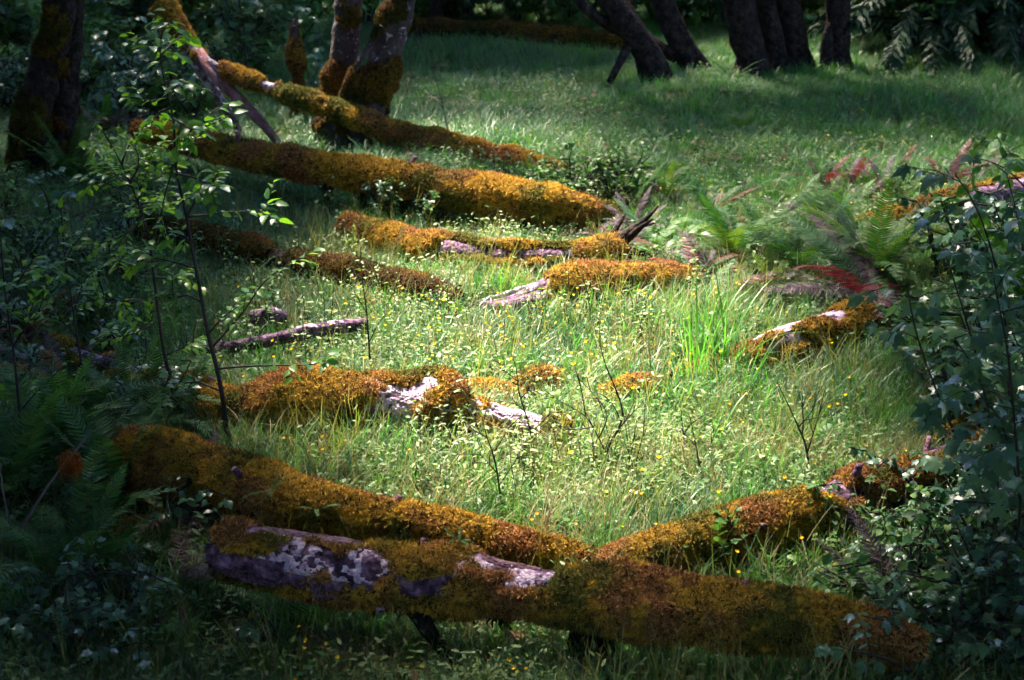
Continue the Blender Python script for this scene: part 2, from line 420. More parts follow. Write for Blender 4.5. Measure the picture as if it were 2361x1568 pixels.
# ------------------------------------------------------------------ ground
def ground():
    t = np.linspace(-1, 1, 221)
    xs = np.sinh(t * 4.2) / math.sinh(4.2) * 220; ys = 12 + np.sinh(t * 4.2) / math.sinh(4.2) * 220
    X, Y = np.meshgrid(xs, ys, indexing='ij'); Z = hgt(X, Y)
    V = np.stack([X, Y, Z], -1).reshape(-1, 3); n = len(t)
    i = np.arange(n - 1)[:, None] * n; j = np.arange(n - 1)[None]
    F = np.stack([i + j, i + n + j, i + n + j + 1, i + j + 1], -1).reshape(-1, 4)
    o = obj('ground', mesh('ground', V, F, SOIL))
    o['kind'] = 'structure'
ground()

# ------------------------------------------------------------------ logs
LOGPATHS = []                                # (xy points, radius) for keeping grass out of the logs

class Log:
    """a fallen trunk along ctrl = [(px, py, height of centre, radius)] or world points (x,y,z,r)"""
    def __init__(s, name, label, ctrl, category='fallen log', world=False, seg=36, step=0.035, bark=None, seed=1, group=None, lump=0.24, rough_end=True, avoid=True, r_fine=True):
        seg = seg * 2 if r_fine else seg; step = step * .55 if r_fine else step
        s.seed = seed; s.seg = seg
        c = []
        for k in ctrl:
            if world: c.append(k)
            else:
                p = atz(k[0], k[1], k[2]); c.append((p.x, p.y, p.z, k[3]))
        if 'log' in category and r_fine: c = [(a, b, z - .015, r * .86 - .012) for a, b, z, r in c]
        S = catmull(c, step); s.S = S; n = len(S)
        o0 = Vector(S[n // 2][:3]); o0.z = float(hgt(o0.x, o0.y))
        s.origin = np.array(o0)
        s.root = thing(name, label, category, o0, 0, group)
        P = S[:, :3]; T = np.gradient(P, axis=0); T /= np.linalg.norm(T, axis=1, keepdims=True)
        Up = np.array([0, 0, 1.0]) - T * T[:, 2:3]; Up /= np.linalg.norm(Up, axis=1, keepdims=True)
        C = np.cross(T, Up); C *= np.where(C[:, 1:2] > 0, -1, 1)
        s.P, s.T, s.Up, s.C = P, T, Up, C; s.r = S[:, 3]
        s.len = np.concatenate([[0], np.cumsum(np.linalg.norm(np.diff(P, axis=0), axis=1))])
        th = np.arange(seg) / seg * 2 * math.pi; s.th = th
        D = np.cos(th)[None, :, None] * Up[:, None] + np.sin(th)[None, :, None] * C[:, None]
        s.D = D
        base = P[:, None] + D * s.r[:, None, None]
        lumps = (fbm(base, 2.2, seed, 3) - 0.5) * 2 * lump
        s.wav = (vnoise(np.stack([s.len * 3.0, s.len * 0 + seed, s.len * 0], -1), 1, seed + 9) - .5) * .26
        lumps = lumps + s.wav[:, None]
        ridg = (vnoise(np.stack([np.broadcast_to(s.len[:, None] * 1.5, lumps.shape), np.broadcast_to(np.cos(th) * 6, lumps.shape), np.broadcast_to(np.sin(th) * 6, lumps.shape)], -1), 1, seed + 5) - .5) * 0.12
        s.rr = s.r[:, None] * (1 + lumps + ridg)
        s.B = P[:, None] + D * s.rr[..., None]
        if avoid: LOGPATHS.append((P[::9, :3].copy(), s.r[::9].copy()))
        V = s.B.reshape(-1, 3); i = np.arange(n - 1)[:, None] * seg; j = np.arange(seg)[None]
        F = np.stack([i + j, i + (j + 1) % seg, i + seg + (j + 1) % seg, i + seg + j], -1).reshape(-1, 4)
        # splintered ends: the last ring is pushed in and out, then closed over a sunken centre
        rg = np.random.default_rng(seed)
        parts = [(V, F)]
        for e, sg in ((0, -1), (n - 1, 1)):
            ring = s.B[e]; jag = ring + T[e] * sg * (rg.random((seg, 1)) * 0.12 * s.r[e] * 3 if rough_end else 0)
            inner = P[e] + (ring - P[e]) * 0.8 + T[e] * sg * (rg.random((seg, 1)) * 0.2 * s.r[e] - 0.2 * s.r[e])
            W = np.concatenate([ring, jag, inner, P[e:e + 1] - T[e] * sg * 0.1 * s.r[e]])
            jj = np.arange(seg); q = lambda a: np.stack([a * seg + jj, a * seg + (jj + 1) % seg, (a + 1) * seg + (jj + 1) % seg, (a + 1) * seg + jj], -1)
            cc = np.stack([2 * seg + jj, 2 * seg + (jj + 1) % seg, np.full(seg, 3 * seg), np.full(seg, 3 * seg)], -1)
            parts.append((W, np.concatenate([q(0), q(1), cc])))
        V, F = cat(parts)
        s.trunk = obj('trunk', mesh('trunk', V - s.origin, tri_fix(F), bark or BARK), s.root)
        s.n = n
    def sheet(s, name, mask, thick, mat, split=False):
        """a layer lying on the trunk wherever mask(s01, theta, points) > 0; thickness grows with the mask"""
        seg, n = s.seg, s.n
        u = np.broadcast_to((s.len / s.len[-1])[:, None], (n, seg)); th = np.broadcast_to(np.where(s.th > math.pi, s.th - 2 * math.pi, s.th)[None], (n, seg))
        M = mask(u, th, s.B)
        t = np.clip(M * 4, 0, 1)
        lum = 0.25 + 1.6 * fbm(s.B, 4.5, s.seed + 31, 3)
        Pp = s.B + s.D * (thick * t * lum - 0.004 * (1 - t))[..., None]
        keep = (M > 0)
        i = np.arange(n - 1)[:, None]; j = np.arange(seg)[None]
        kq = keep[:-1] & keep[1:] & np.roll(keep, -1, 1)[:-1] & np.roll(keep, -1, 1)[1:]
        F = np.stack(np.broadcast_arrays(i * seg + j, i * seg + (j + 1) % seg, (i + 1) * seg + (j + 1) % seg, (i + 1) * seg + j), -1)[kq]
        if len(F) == 0: return None
        if split:                              # every separate patch an object of its own
            lab = np.arange(n * seg)
            for _ in range(200):
                m = lab[F].min(1); old = lab.copy(); np.minimum.at(lab, F.ravel(), np.repeat(m, 4))
                if (old == lab).all(): break
            k = lab[F[:, 0]]
            for q in np.unique(k):
                if (k == q).sum() >= 6: s.one(name, Pp, F[k == q], mat)
            return None
        return s.one(name, Pp, F, mat)
    def one(s, name, Pp, F, mat, N=None):
        N = N or s.n * s.seg
        used = np.unique(F); mp = -np.ones(N, int); mp[used] = np.arange(len(used))
        me = mesh(name, (Pp.reshape(-1, 3) - s.origin)[used], mp[F], mat)
        # make sure the normals look outward
        me.update()
        c = np.array(me.polygons[0].center) + s.origin; k = np.argmin(np.linalg.norm(s.P - c, axis=1))
        if np.dot(np.array(me.polygons[0].normal), c - s.P[k]) < 0: me.flip_normals()
        return obj(name, me, s.root)
    def moss(s, mask=None, thick=0.035, near=True, density=5200, cover=0.25, low=2.2, bare=(), smin=.6, smax=1.3):
        """bare = [(u0,u1,th0,th1)] windows without moss"""
        def f(u, th, B):
            m = fbm(B, 3.5, s.seed + 3, 3) - 0.5 + cover + 0.25 - 0.35 * np.clip((np.abs(th) - low + 0.5), 0, 3)
            for (a, b, c, d) in bare:
                nn = (fbm(B, 7, s.seed + 8, 3) - 0.5) * 5.0
                inside = np.clip(np.minimum.reduce([(u - a) / 0.025, (b - u) / 0.025, (th - c) / 0.3, (d - th) / 0.3]), -3, 2.2) + nn
                m = np.minimum(m, -(inside - 0.5) * .22)
            return m
        o = s.sheet('moss', mask or f, thick, MOSSB)
        if o: o['kind'] = 'stuff'; fuzz(o, near, density, smin, smax)
        return o
    def patch(s, name, u0, u1, t0, t1, mat, thick=0.010, thr=0.5, scale=30, seed=0):
        # the crust gets a finer grid than the trunk so its edge is ragged, not stepped
        K = 3; a, b = max(0, int(u0 * s.n)), min(s.n - 1, int(u1 * s.n) + 1)
        def up(A):
            A = A[a:b + 1]; m = len(A); fi = np.linspace(0, m - 1, (m - 1) * K + 1); i0 = np.minimum(fi.astype(int), m - 2); t = (fi - i0)[:, None, None]
            A = A[i0] * (1 - t) + A[i0 + 1] * t; A2 = np.roll(A, -1, 1)
            return np.concatenate([(A * (1 - k / K) + A2 * (k / K))[:, :, None] for k in range(K)], 2).reshape(len(A), -1, 3)
        B, D = up(s.B), up(s.D); D = D / np.linalg.norm(D, axis=2, keepdims=True); nr, nc = B.shape[:2]
        u = np.linspace(u0, u1, nr)[:, None] + np.zeros((1, nc)); th = np.arange(nc) / nc * 2 * math.pi; th = np.where(th > math.pi, th - 2 * math.pi, th)[None] + np.zeros((nr, 1))
        w = np.minimum.reduce([(u - u0) / (u1 - u0) * 3, (u1 - u) / (u1 - u0) * 3, (th - t0) / (t1 - t0) * 3, (t1 - th) / (t1 - t0) * 3])
        M = np.minimum(w * .6, fbm(B, scale, s.seed + seed + 77, 4) * .7 + fbm(B, 6, s.seed + seed, 2) * .3 - thr)
        P = B + D * (thick * np.clip(M * 12, 0, 1) * (.5 + vnoise(B, 60, 3)) - .001)[..., None]; kp = M > 0
        i = np.arange(nr - 1)[:, None]; j = np.arange(nc)[None]
        kq = kp[:-1] & kp[1:] & np.roll(kp, -1, 1)[:-1] & np.roll(kp, -1, 1)[1:]
        F = np.stack(np.broadcast_arrays(i * nc + j, i * nc + (j + 1) % nc, (i + 1) * nc + (j + 1) % nc, (i + 1) * nc + j), -1)[kq]
        if not len(F): return
        lab = np.arange(nr * nc)
        for _ in range(300):
            m = lab[F].min(1); old = lab.copy(); np.minimum.at(lab, F.ravel(), np.repeat(m, 4))
            if (old == lab).all(): break
        k = lab[F[:, 0]]
        for q in np.unique(k):
            if (k == q).sum() >= 30: s.one(name, P, F[k == q], mat, nr * nc)
    def at(s, u, th, out=0.0):
        k = int(np.clip(u * (s.n - 1), 0, s.n - 1)); d = math.cos(th) * s.Up[k] + math.sin(th) * s.C[k]
        j = int(round((th % (2 * math.pi)) / (2 * math.pi) * s.seg)) % s.seg
        return s.B[k, j] + d * out, d, s.T[k]
    def stub(s, u, th, length, r, mat=None, lean=0.3, down=0.0, name='branch_stub', n=8, seed=3, taper=0.45):
        p, d, t = s.at(u, th, -r); rg = np.random.default_rng(seed)
        pts = []; dirn = d + t * lean; q = np.array(p)
        for k in range(n):
            pts.append(q.copy()); dirn = dirn + rg.normal(0, .09, 3) + np.array([0, 0, -down]); dirn /= np.linalg.norm(dirn); q = q + dirn * length / (n - 1)
        return obj(name, tmesh(name, [tube([x - s.origin for x in pts], np.linspace(r, r * taper, n), 10, .3, seed)], mat or BARK), s.root)
    def hang(s, spots, mat=None, name='hanging_moss'):
        """wisps of moss hanging from the underside: spots = [(u, theta, length, count)]"""
        rg = np.random.default_rng(s.seed + 4)
        for (u, th, L, k) in spots:
            parts = []
            for _ in range(k):
                p, d, t = s.at(min(max(u + rg.normal(0, .006), 0), 1), th + rg.normal(0, .12), 0.0)
                l = L * rg.uniform(.4, 1); q = np.array(p) - s.origin; pts = [q + np.array([0, 0, .03])]
                for e in range(5): q = q + np.array([rg.normal(0, .008), rg.normal(0, .008), -l / 5]); pts.append(q)
                parts.append(tube(pts, [.007, .008, .006, .005, .004, .002], 4))
            o = obj(name, tmesh(name, parts, mat or MOSSB), s.root); o['kind'] = 'stuff'

# foreground log
l1 = Log('mossy_log', 'thick mossy log crossing the foreground, with pink-white lichen patches on its left half',
         [(510, 1258, .44, .14), (600, 1276, .45, .17), (800, 1312, .46, .18), (940, 1328, .46, .175), (1060, 1335, .46, .20), (1180, 1352, .45, .165),
          (1320, 1366, .45, .155), (1450, 1376, .44, .18), (1600, 1402, .42, .14), (1740, 1416, .41, .15), (1880, 1432, .40, .155), (1980, 1455, .38, .135), (2060, 1478, .36, .10), (2130, 1496, .34, .05)], seed=11, step=0.03, seg=48)
l1.moss(cover=0.26, thick=0.028, low=2.5, density=7000, smin=.6, smax=1.6,
        bare=[(.05, .21, -1.7, .35), (.08, .27, 0.1, 1.4), (.35, .51, -1.7, .5), (.42, .51, .0, 1.1), (.635, .665, .4, .9), (.0, .11, 1.0, 2.4), (.25, .35, .8, 1.7), (.13, .2, 1.2, 2.5)])
l1.patch('lichen_patch', .075, .14, .0, 1.1, LICHEN, thr=.38, seed=1)
l1.patch('lichen_patch', .12, .26, .1, 1.4, LICHEN, thr=.47, seed=2)
l1.patch('lichen_patch', .43, .51, .0, 1.2, LICHEN, thr=.40, seed=3)
l1.patch('lichen_patch', .35, .44, -.2, .9, LICHEN, thr=.47, seed=4)
l1.stub(.29, 2.4, .45, .05, DARKB, lean=.8, seed=5)
l1.stub(.25, 2.0, .10, .045, BARKL, lean=.1, seed=6)
l1.hang([(.545, 2.7, .30, 50), (.575, 2.8, .26, 40), (.43, 2.9, .12, 30), (.65, 2.8, .12, 30)] + [(.2 + .045 * k, 2.6, .06, 12) for k in range(14)])
# slab of split wood along its top
def slab(log, u0, u1, th, w, name='split_wood', mat=WOOD, lift=.012):
    a, b = int(u0 * log.n), int(u1 * log.n); pts = []; rg = np.random.default_rng(3); rows = []
    for k in range(a, b, 2):
        uu = k / log.n; taper = math.sin(math.pi * (k - a) / (b - a)) ** .4
        for e in (-1, -.5, -.1, .1, .55, 1):
            p, d, t = log.at(uu, th + e * w * taper, 0)
            p = np.array(p) + d * (lift * taper * (1.2 - abs(e)) + rg.uniform(0, .006)); rows.append(p - log.origin)
    m = len(rows) // 6; F = [(i * 6 + j, i * 6 + j + 1, (i + 1) * 6 + j + 1, (i + 1) * 6 + j) for i in range(m - 1) for j in range(5)]
    return obj(name, mesh(name, rows, F, mat, False), log.root)
slab(l1, .07, .23, -.25, .32); slab(l1, .35, .49, -.25, .28)

l2 = Log('mossy_log', 'moss-covered log slanting down behind the foreground log, thickest at its shaded left end',
         [(290, 1030, .36, .15), (345, 1048, .36, .17), (500, 1092, .36, .165), (680, 1155, .34, .165), (860, 1192, .3, .14), (1050, 1228, .25, .12), (1230, 1268, .18, .11), (1370, 1295, .10, .07)],
         seed=22, step=.03, seg=44)
l2.moss(cover=.62, thick=.032, low=2.9, density=7000, smin=.6, smax=1.6)
l2.stub(.2, 1.4, .22, .03, DARKB, seed=8)

l3 = Log('mossy_log', 'golden mossy log rising to the right from the foreground log into the bramble',
         [(1400, 1310, .12, .10), (1500, 1285, .2, .15), (1640, 1240, .24, .16), (1780, 1200, .27, .16), (1920, 1155, .28, .155), (2060, 1105, .28, .15), (2200, 1060, .28, .14), (2330, 1020, .28, .13)],
         seed=33, step=.03, seg=40)
l3.moss(cover=.42, thick=.03, low=2.6, density=6000, smin=.7, smax=1.4, bare=[(.44, .52, -1.6, .2), (.62, .9, -1.8, .1), (.5, .54, .3, .9)])
l3.stub(.28, .9, .10, .03, WOOD, seed=3)

l4 = Log('mossy_log', 'knobbly orange mossy log lying in the middle of the meadow behind the sapling stems',
         [(120, 800, .14, .08), (260, 845, .16, .09), (420, 895, .18, .11), (560, 935, .2, .15), (680, 920, .25, .21), (800, 922, .25, .215), (920, 926, .25, .23), (1020, 934, .25, .22),
          (1080, 950, .2, .165), (1160, 965, .16, .14), (1240, 985, .13, .12), (1310, 998, .1, .10)], seed=44, step=.03, seg=40, lump=.3, bark=BARKL)
l4.moss(cover=.60, thick=.042, low=2.7, density=5500, smin=.8, smax=1.6, bare=[(.70, .80, .1, 2.2), (.84, .96, -1.5, 1.4), (.06, .28, -1.5, 1.2)])
l4.patch('lichen_patch', .70, .80, .2, 1.6, LICHEN, thr=.40, seed=1)
l4.patch('lichen_patch', .86, .96, -.3, 1.2, LICHEN, thr=.48, seed=2)
l4.hang([(.6, 2.6, .12, 25), (.5, 2.7, .1, 20)])

l5 = Log('mossy_log', 'long straight rust-orange mossy log across the far left of the meadow',
         [(320, 297, .46, .09), (400, 315, .46, .11), (560, 352, .46, .125), (720, 380, .46, .14), (880, 407, .46, .16), (1020, 432, .44, .185), (1150, 455, .40, .21), (1270, 475, .34, .20), (1350, 488, .22, .15), (1420, 495, .08, .10)],
         seed=55, step=.05, seg=36)
l5.moss(cover=.62, thick=.05, low=2.5, near=False, density=3600, smin=.7, smax=1.5)
l5.hang([(.5 + .06 * k, 2.2 + .1 * (k % 3), .35, 26) for k in range(8)])

for q_, (lg, u, th, L, r) in enumerate(((l2, .34, .7, .12, .03), (l2, .62, -.3, .08, .025), (l3, .52, .2, .12, .028), (l3, .75, -.4, .1, .022), (l4, .42, -.2, .09, .03), (l5, .3, .3, .2, .04), (l5, .62, -.2, .16, .035), (l1, .76, -.1, .05, .03), (l1, .30, -.4, .07, .028))):
    lg.stub(u, th, L + r, r, WOOD if q_ % 2 else BARK, lean=.5, seed=70 + q_, taper=.7)

# leaning log
Y6 = 17.6
def wp(px, py, Y, r): p = aty(px, py, Y); return (p.x, p.y, p.z, r)
l6 = Log('leaning_log', 'thin leaning log patched with moss, propped high in front of the twin maple',
         [wp(375, 10, 19.2, .12), wp(420, 80, 19.0, .11), wp(480, 140, 18.7, .085), wp(560, 178, 18.5, .08), wp(660, 212, 18.3, .09), wp(740, 238, 18.2, .12), wp(850, 280, 18.0, .105), wp(950, 318, 17.8, .15),
          wp(1060, 350, 17.5, .19), wp(1170, 378, 17.1, .21), wp(1300, 408, 16.8, .13)], world=True, seed=66, step=.05, seg=28, bark=BARKL)
l6.moss(cover=.45, thick=.06, low=1.9, near=False, density=3600, smin=.7, smax=1.4, bare=[(.12, .2, -2, 3), (.30, .36, -2, 3), (.43, .47, -2, 3)])
l6.hang([(.72, 2.4, .3, 40), (.8, 2.4, .35, 40), (.66, 2.4, .2, 20)])
pr = obj('split_branch', tmesh('split_branch', [tube([np.array(wp(x, y, Y, 0)[:3]) - l6.origin for x, y, Y in ((455, 120, 18.8), (500, 180, 18.6), (560, 240, 18.4), (610, 290, 18.2), (655, 345, 18.0))],
        [.09, .075, .07, .065, .05], 10, .35, 4)], PINKW), l6.root)
pr2 = obj('split_branch', tmesh('split_branch', [tube([np.array(wp(x, y, Y, 0)[:3]) - l6.origin for x, y, Y in ((430, 100, 18.9), (480, 190, 18.9), (520, 250, 18.9), (570, 330, 18.9))],
        [.11, .07, .06, .05], 10, .35, 8)], BARKL), l6.root)

l7 = Log('mossy_log', 'mossy log with a bare violet patch and a torn dark root end',
         [(800, 520, .18, .11), (880, 545, .2, .13), (960, 568, .2, .15), (1050, 578, .22, .175), (1130, 590, .2, .13), (1250, 592, .2, .13), (1360, 590, .2, .14), (1430, 580, .2, .16)],
         seed=77, step=.04, seg=32)
l7.moss(cover=.52, thick=.05, low=2.4, near=False, density=4200, smin=.6, smax=1.1, bare=[(.46, .84, .1, 1.4)])
for k, (a, b, L) in enumerate([(.97, .0, .5), (.99, .5, .45), (.99, 1.1, .38), (.96, -.6, .4), (.98, 1.7, .3), (.985, .25, .55), (.97, -1.3, .3)]):
    l7.stub(a, b, L, .055, DARKB, lean=1.0, down=-.02 if k % 2 else .1, name='root', seed=40 + k, taper=.2)
l7.hang([(.55 + .05 * k, 2.3, .12, 18) for k in range(6)])

l8 = Log('mossy_log', 'orange mossy hump of log tapering left into bare dead wood',
         [(1120, 700, .05, .05), (1190, 690, .11, .08), (1250, 668, .16, .13), (1330, 656, .21, .19), (1420, 652, .21, .19), (1510, 652, .19, .16), (1590, 650, .1, .10)], seed=88, step=.035, seg=32, bark=BARK)
l8.moss(cover=.62, thick=.05, low=2.5, near=False, density=4200, smin=.6, smax=1.1, bare=[(-.1, .28, -4, 4)])
tw = thing('white_branch', 'thin white-barked branch lying against the left end of the mossy hump', 'branch', G(1100, 700))
obj('stem', tmesh('stem', [tube([np.array(atz(x, y, z)) - np.array(tw.location) for x, y, z in ((1100, 697, .02), (1150, 684, .07), (1200, 666, .14), (1240, 655, .18), (1262, 643, .24), (1268, 633, .3))],
    [.022, .026, .024, .02, .016, .012], 8, .2, 3)], WHITEB), tw)
dw = Log('dead_wood', 'short bare piece of purple dead wood under the white branch', [(1110, 708, .07, .05), (1170, 708, .11, .07), (1235, 695, .13, .08), (1260, 688, .12, .06)],
         category='dead wood', seed=90, seg=16, step=.04, bark=BARK, lump=.3)

l9 = Log('mossy_log', 'low thin mossy log half hidden in the grass behind the saplings',
         [(330, 522, .2, .13), (450, 545, .2, .13), (560, 569, .2, .125), (650, 595, .2, .12), (760, 617, .19, .11), (880, 642, .18, .12), (980, 668, .15, .12), (1060, 696, .1, .09)],
         seed=99, step=.045, seg=24, bark=DARKB)
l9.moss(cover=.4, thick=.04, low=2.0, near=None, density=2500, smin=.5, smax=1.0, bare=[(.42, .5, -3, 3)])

l10 = Log('dark_branch', 'bare blackish violet branch lying in the grass left of the meadow centre',
          [(450, 808, .12, .04), (560, 796, .15, .05), (640, 781, .17, .055), (700, 768, .19, .06), (770, 756, .2, .06), (840, 747, .18, .04)], category='branch', seed=101, seg=16, step=.04, bark=BARK, lump=.3)
l10.patch('lichen_patch', .55, .98, -.9, .7, LICHEN, thr=.52, scale=16)
l10b = Log('dead_wood', 'small lichen-flecked stub of dead wood above the dark branch', [(580, 732, .17, .06), (620, 728, .18, .07), (655, 732, .15, .05)], category='dead wood', seed=103, seg=14, step=.04, bark=BARK, lump=.3)
l10b.patch('lichen_patch', .1, .9, -1, .9, LICHEN, thr=.5, scale=16)

l11 = Log('lichened_log', 'yellow mossy log streaked with white lichen, at the feet of the violet sword fern',
          [(1700, 835, .12, .10), (1740, 818, .17, .14), (1800, 795, .2, .155), (1860, 770, .21, .155), (1920, 750, .22, .16), (1975, 734, .2, .15), (2040, 722, .12, .09)], seed=111, step=.035, seg=32, bark=BARKL)
l11.moss(cover=.42, thick=.04, low=2.5, near=False, density=3600, smin=.5, smax=1.0, bare=[(.08, .62, -1.7, .35), (.1, .3, .4, 1.2)])
l11.patch('lichen_patch', .08, .62, -.9, .4, LICHEN, thr=.40)
l11.patch('lichen_patch', .52, .66, .0, .9, LICHEN, thr=.45, seed=5)

for nm, lab, c, sd in (
    ('moss_hummock', 'small glowing orange moss hummock in the brightest grass', [(1195, 905, .05, .05), (1225, 888, .08, .10), (1262, 886, .07, .085), (1290, 900, .03, .04)], 121),
    ('moss_hummock', 'flat orange mossy lump right of the bright grass, below the tall sedge', [(1385, 915, .04, .05), (1430, 908, .08, .08), (1485, 900, .08, .085), (1525, 890, .05, .05)], 122),
    ('moss_hummock', 'low brownish mossy lump just behind the lichen end of the middle log', [(1070, 905, .03, .04), (1110, 905, .06, .07), (1160, 915, .05, .06), (1200, 922, .02, .03)], 123),
    ('moss_hummock', 'faded mossy rise of buried log between the tall sedge and the lichened log', [(1560, 875, .04, .04), (1600, 860, .06, .06), (1650, 848, .07, .06), (1690, 840, .06, .05)], 124)):
    c = [(a, b - 1, z + .01, r * 1.1) for a, b, z, r in c]
    h = Log(nm, lab, c, category='mossy wood', seed=sd, seg=22, step=.03, lump=.3); h.moss(cover=.7, thick=.03, low=3, near=False, density=4200, smin=.5, smax=.9)

l13 = Log('bark_log', 'bare purple-barked log entering from the right edge beyond the bramble',
          [(1960, 520, .04, .06), (2050, 505, .12, .12), (2140, 482, .18, .17), (2240, 462, .22, .18), (2340, 440, .25, .18), (2460, 415, .25, .17)], seed=131, step=.05, seg=28)
l13.moss(cover=.12, thick=.04, low=1.0, near=False, density=2400, smin=.5, smax=1.0, bare=[(.45, 1.1, .0, 3)])
l15 = Log('mossy_log', 'short mossy log end with one bright lichen patch under the right-hand bramble',
          [(2110, 1360, .1, .07), (2160, 1350, .14, .11), (2220, 1340, .15, .12), (2290, 1325, .14, .11), (2400, 1300, .14, .11)], seed=151, step=.03, seg=28)
l15.moss(cover=.5, thick=.04, low=2.5, density=5500, bare=[(.25, .42, .2, 1.3)])
l15.patch('lichen_patch', .24, .42, .1, 1.4, LICHEN, thr=.38)
l16 = Log('mossy_log', 'mossy log at the right edge with a yellow patch behind the bramble stems',
          [(2180, 1000, .15, .05), (2250, 980, .2, .08), (2330, 945, .25, .1), (2450, 900, .3, .12)], seed=161, step=.04, seg=24)
l16.moss(cover=.5, thick=.04, low=2.6, density=4500)

l14 = Log('fallen_trunk', 'dark fallen trunk hanging level between the far trees at the top of the meadow',
          [wp(940, 72, 28.5, .26), wp(1060, 78, 28, .28), wp(1180, 86, 27.6, .28), wp(1300, 96, 27, .27), wp(1420, 108, 26.5, .26), wp(1500, 125, 26, .15)], world=True, seed=141, step=.1, seg=20, bark=DARKB, avoid=False)
l14.moss(cover=.15, thick=.05, low=.9, near=None, density=900, smin=.8, smax=1.6)
l14.stub(.8, 2.8, 1.1, .08, DARKB, lean=-.3, seed=2); l14.stub(.72, 2.9, .6, .06, DARKB, seed=7)
for lab, c, sd in (('sunlit orange log glimpsed far away between the dark trunks', [wp(1830, 8, 33.2, .16), wp(1920, 2, 33.2, .18), wp(2010, 8, 33.2, .16)], 171),
                   ('low sunlit log lying on pale ground far away, below the orange one', [wp(1830, 42, 32, .08), wp(1880, 44, 32, .09), wp(1960, 42, 32, .08)], 172)):
    q = Log('far_log', lab, c, world=True, seed=sd, step=.1, seg=16, avoid=False); q.moss(cover=.6, thick=.05, low=2.8, near=False, density=900, smin=.8, smax=1.6)
q = Log('far_log', 'dim yellowish mossy log in the shade far behind the leaning maple trunks', [wp(1560, 72, 31, .1), wp(1620, 80, 31, .11), wp(1700, 92, 31, .1)], world=True, seed=173, step=.1, seg=16, avoid=False)
q.moss(cover=.6, thick=.05, low=2.8, near=False, density=900, smin=.8, smax=1.6)

# ------------------------------------------------------------------ canopy: crowns with openings shaped to place the light in the clearing
KX, KY = SDIR.x / SDIR.z, SDIR.y / SDIR.z
def open_prob(P):
    """chance that a crown leaf stays, shaped along the sun to light chosen ground"""
    gx, gy = P[:, 0] - KX * P[:, 2], P[:, 1] - KY * P[:, 2]
    e = ((gx - 0.3 - 0.04 * (gy - 10)) / 3.1) ** 2 + ((gy - 11.2) / np.where(gy < 11.2, 6.1, 5.9)) ** 2
    e = np.minimum(e, ((gx + 0.8) / 3.8) ** 2 + ((gy - 17.6) / 2.4) ** 2 + .30)
    e = np.minimum(e, ((gx - 1.3) / 2.8) ** 2 + ((gy - 7.8) / 2.3) ** 2 + .35)
    keep = np.clip((e - 0.3) / 0.9, 0, 1)
    f = ((gx - 7.2) / .8) ** 2 + ((gy - 33) / 1.4) ** 2
    g = ((gx - 1.0) / 2.2) ** 2 + ((gy - 32.5) / 2.0) ** 2
    k2 = np.clip(np.minimum(f, g) - .6, 0, 1)
    h = ((gx - 7.0) / 6.0) ** 2 + ((gy - 15.5) / 6.5) ** 2     # crowns thinned to let light onto the right of the meadow
    return keep * k2 * (0.22 + 0.78 * np.clip(h - .1, 0, 1)) * (0.36 + 0.64 * np.clip(((gx - 4.5) / 13) ** 2 + ((gy - 20.5) / 8.0) ** 2 - .25, 0, 1))  # last factor thins the crowns to brighten the far meadow

CARD = (np.array([(0, -.5, 0), (.35, -.62, -.04), (1, -.1, -.15), (.62, .0, .05), (.9, .42, -.1), (.4, .55, -.02), (-.05, .2, .05)]) * .5, np.array([(0, 1, 2), (0, 2, 3), (0, 3, 6), (3, 4, 5), (3, 5, 6)]))
def crown_mesh(name, c, rad, n, size, seed, mat=CANOPY, clear=True, droop=0.0, card=CARD, blobs=9):
    rg = np.random.default_rng(seed)
    B = rg.normal(0, 1, (blobs, 3)); B /= np.linalg.norm(B, axis=1, keepdims=True); B *= rg.uniform(.2, .75, (blobs, 1))
    k = rg.integers(0, blobs, n); d = rg.normal(0, 1, (n, 3)); d /= np.linalg.norm(d, axis=1, keepdims=True)
    P = (B[k] + d * (rg.random((n, 1)) ** .5) * .48) * np.array(rad) + np.array(c)
    if clear: P = P[rg.random(len(P)) < open_prob(P)]
    if len(P) < 3: P = np.array(c)[None] + rg.normal(0, .2, (3, 3))
    D = rg.normal(0, 1, (len(P), 3)); D[:, 2] = D[:, 2] * .6 - droop
    U = rg.normal(0, 1, (len(P), 3)); U[:, 2] += 1.0
    V, F = place(card, *frames(P, D, U, size * rg.uniform(.6, 1.4, len(P))))
    return V, F

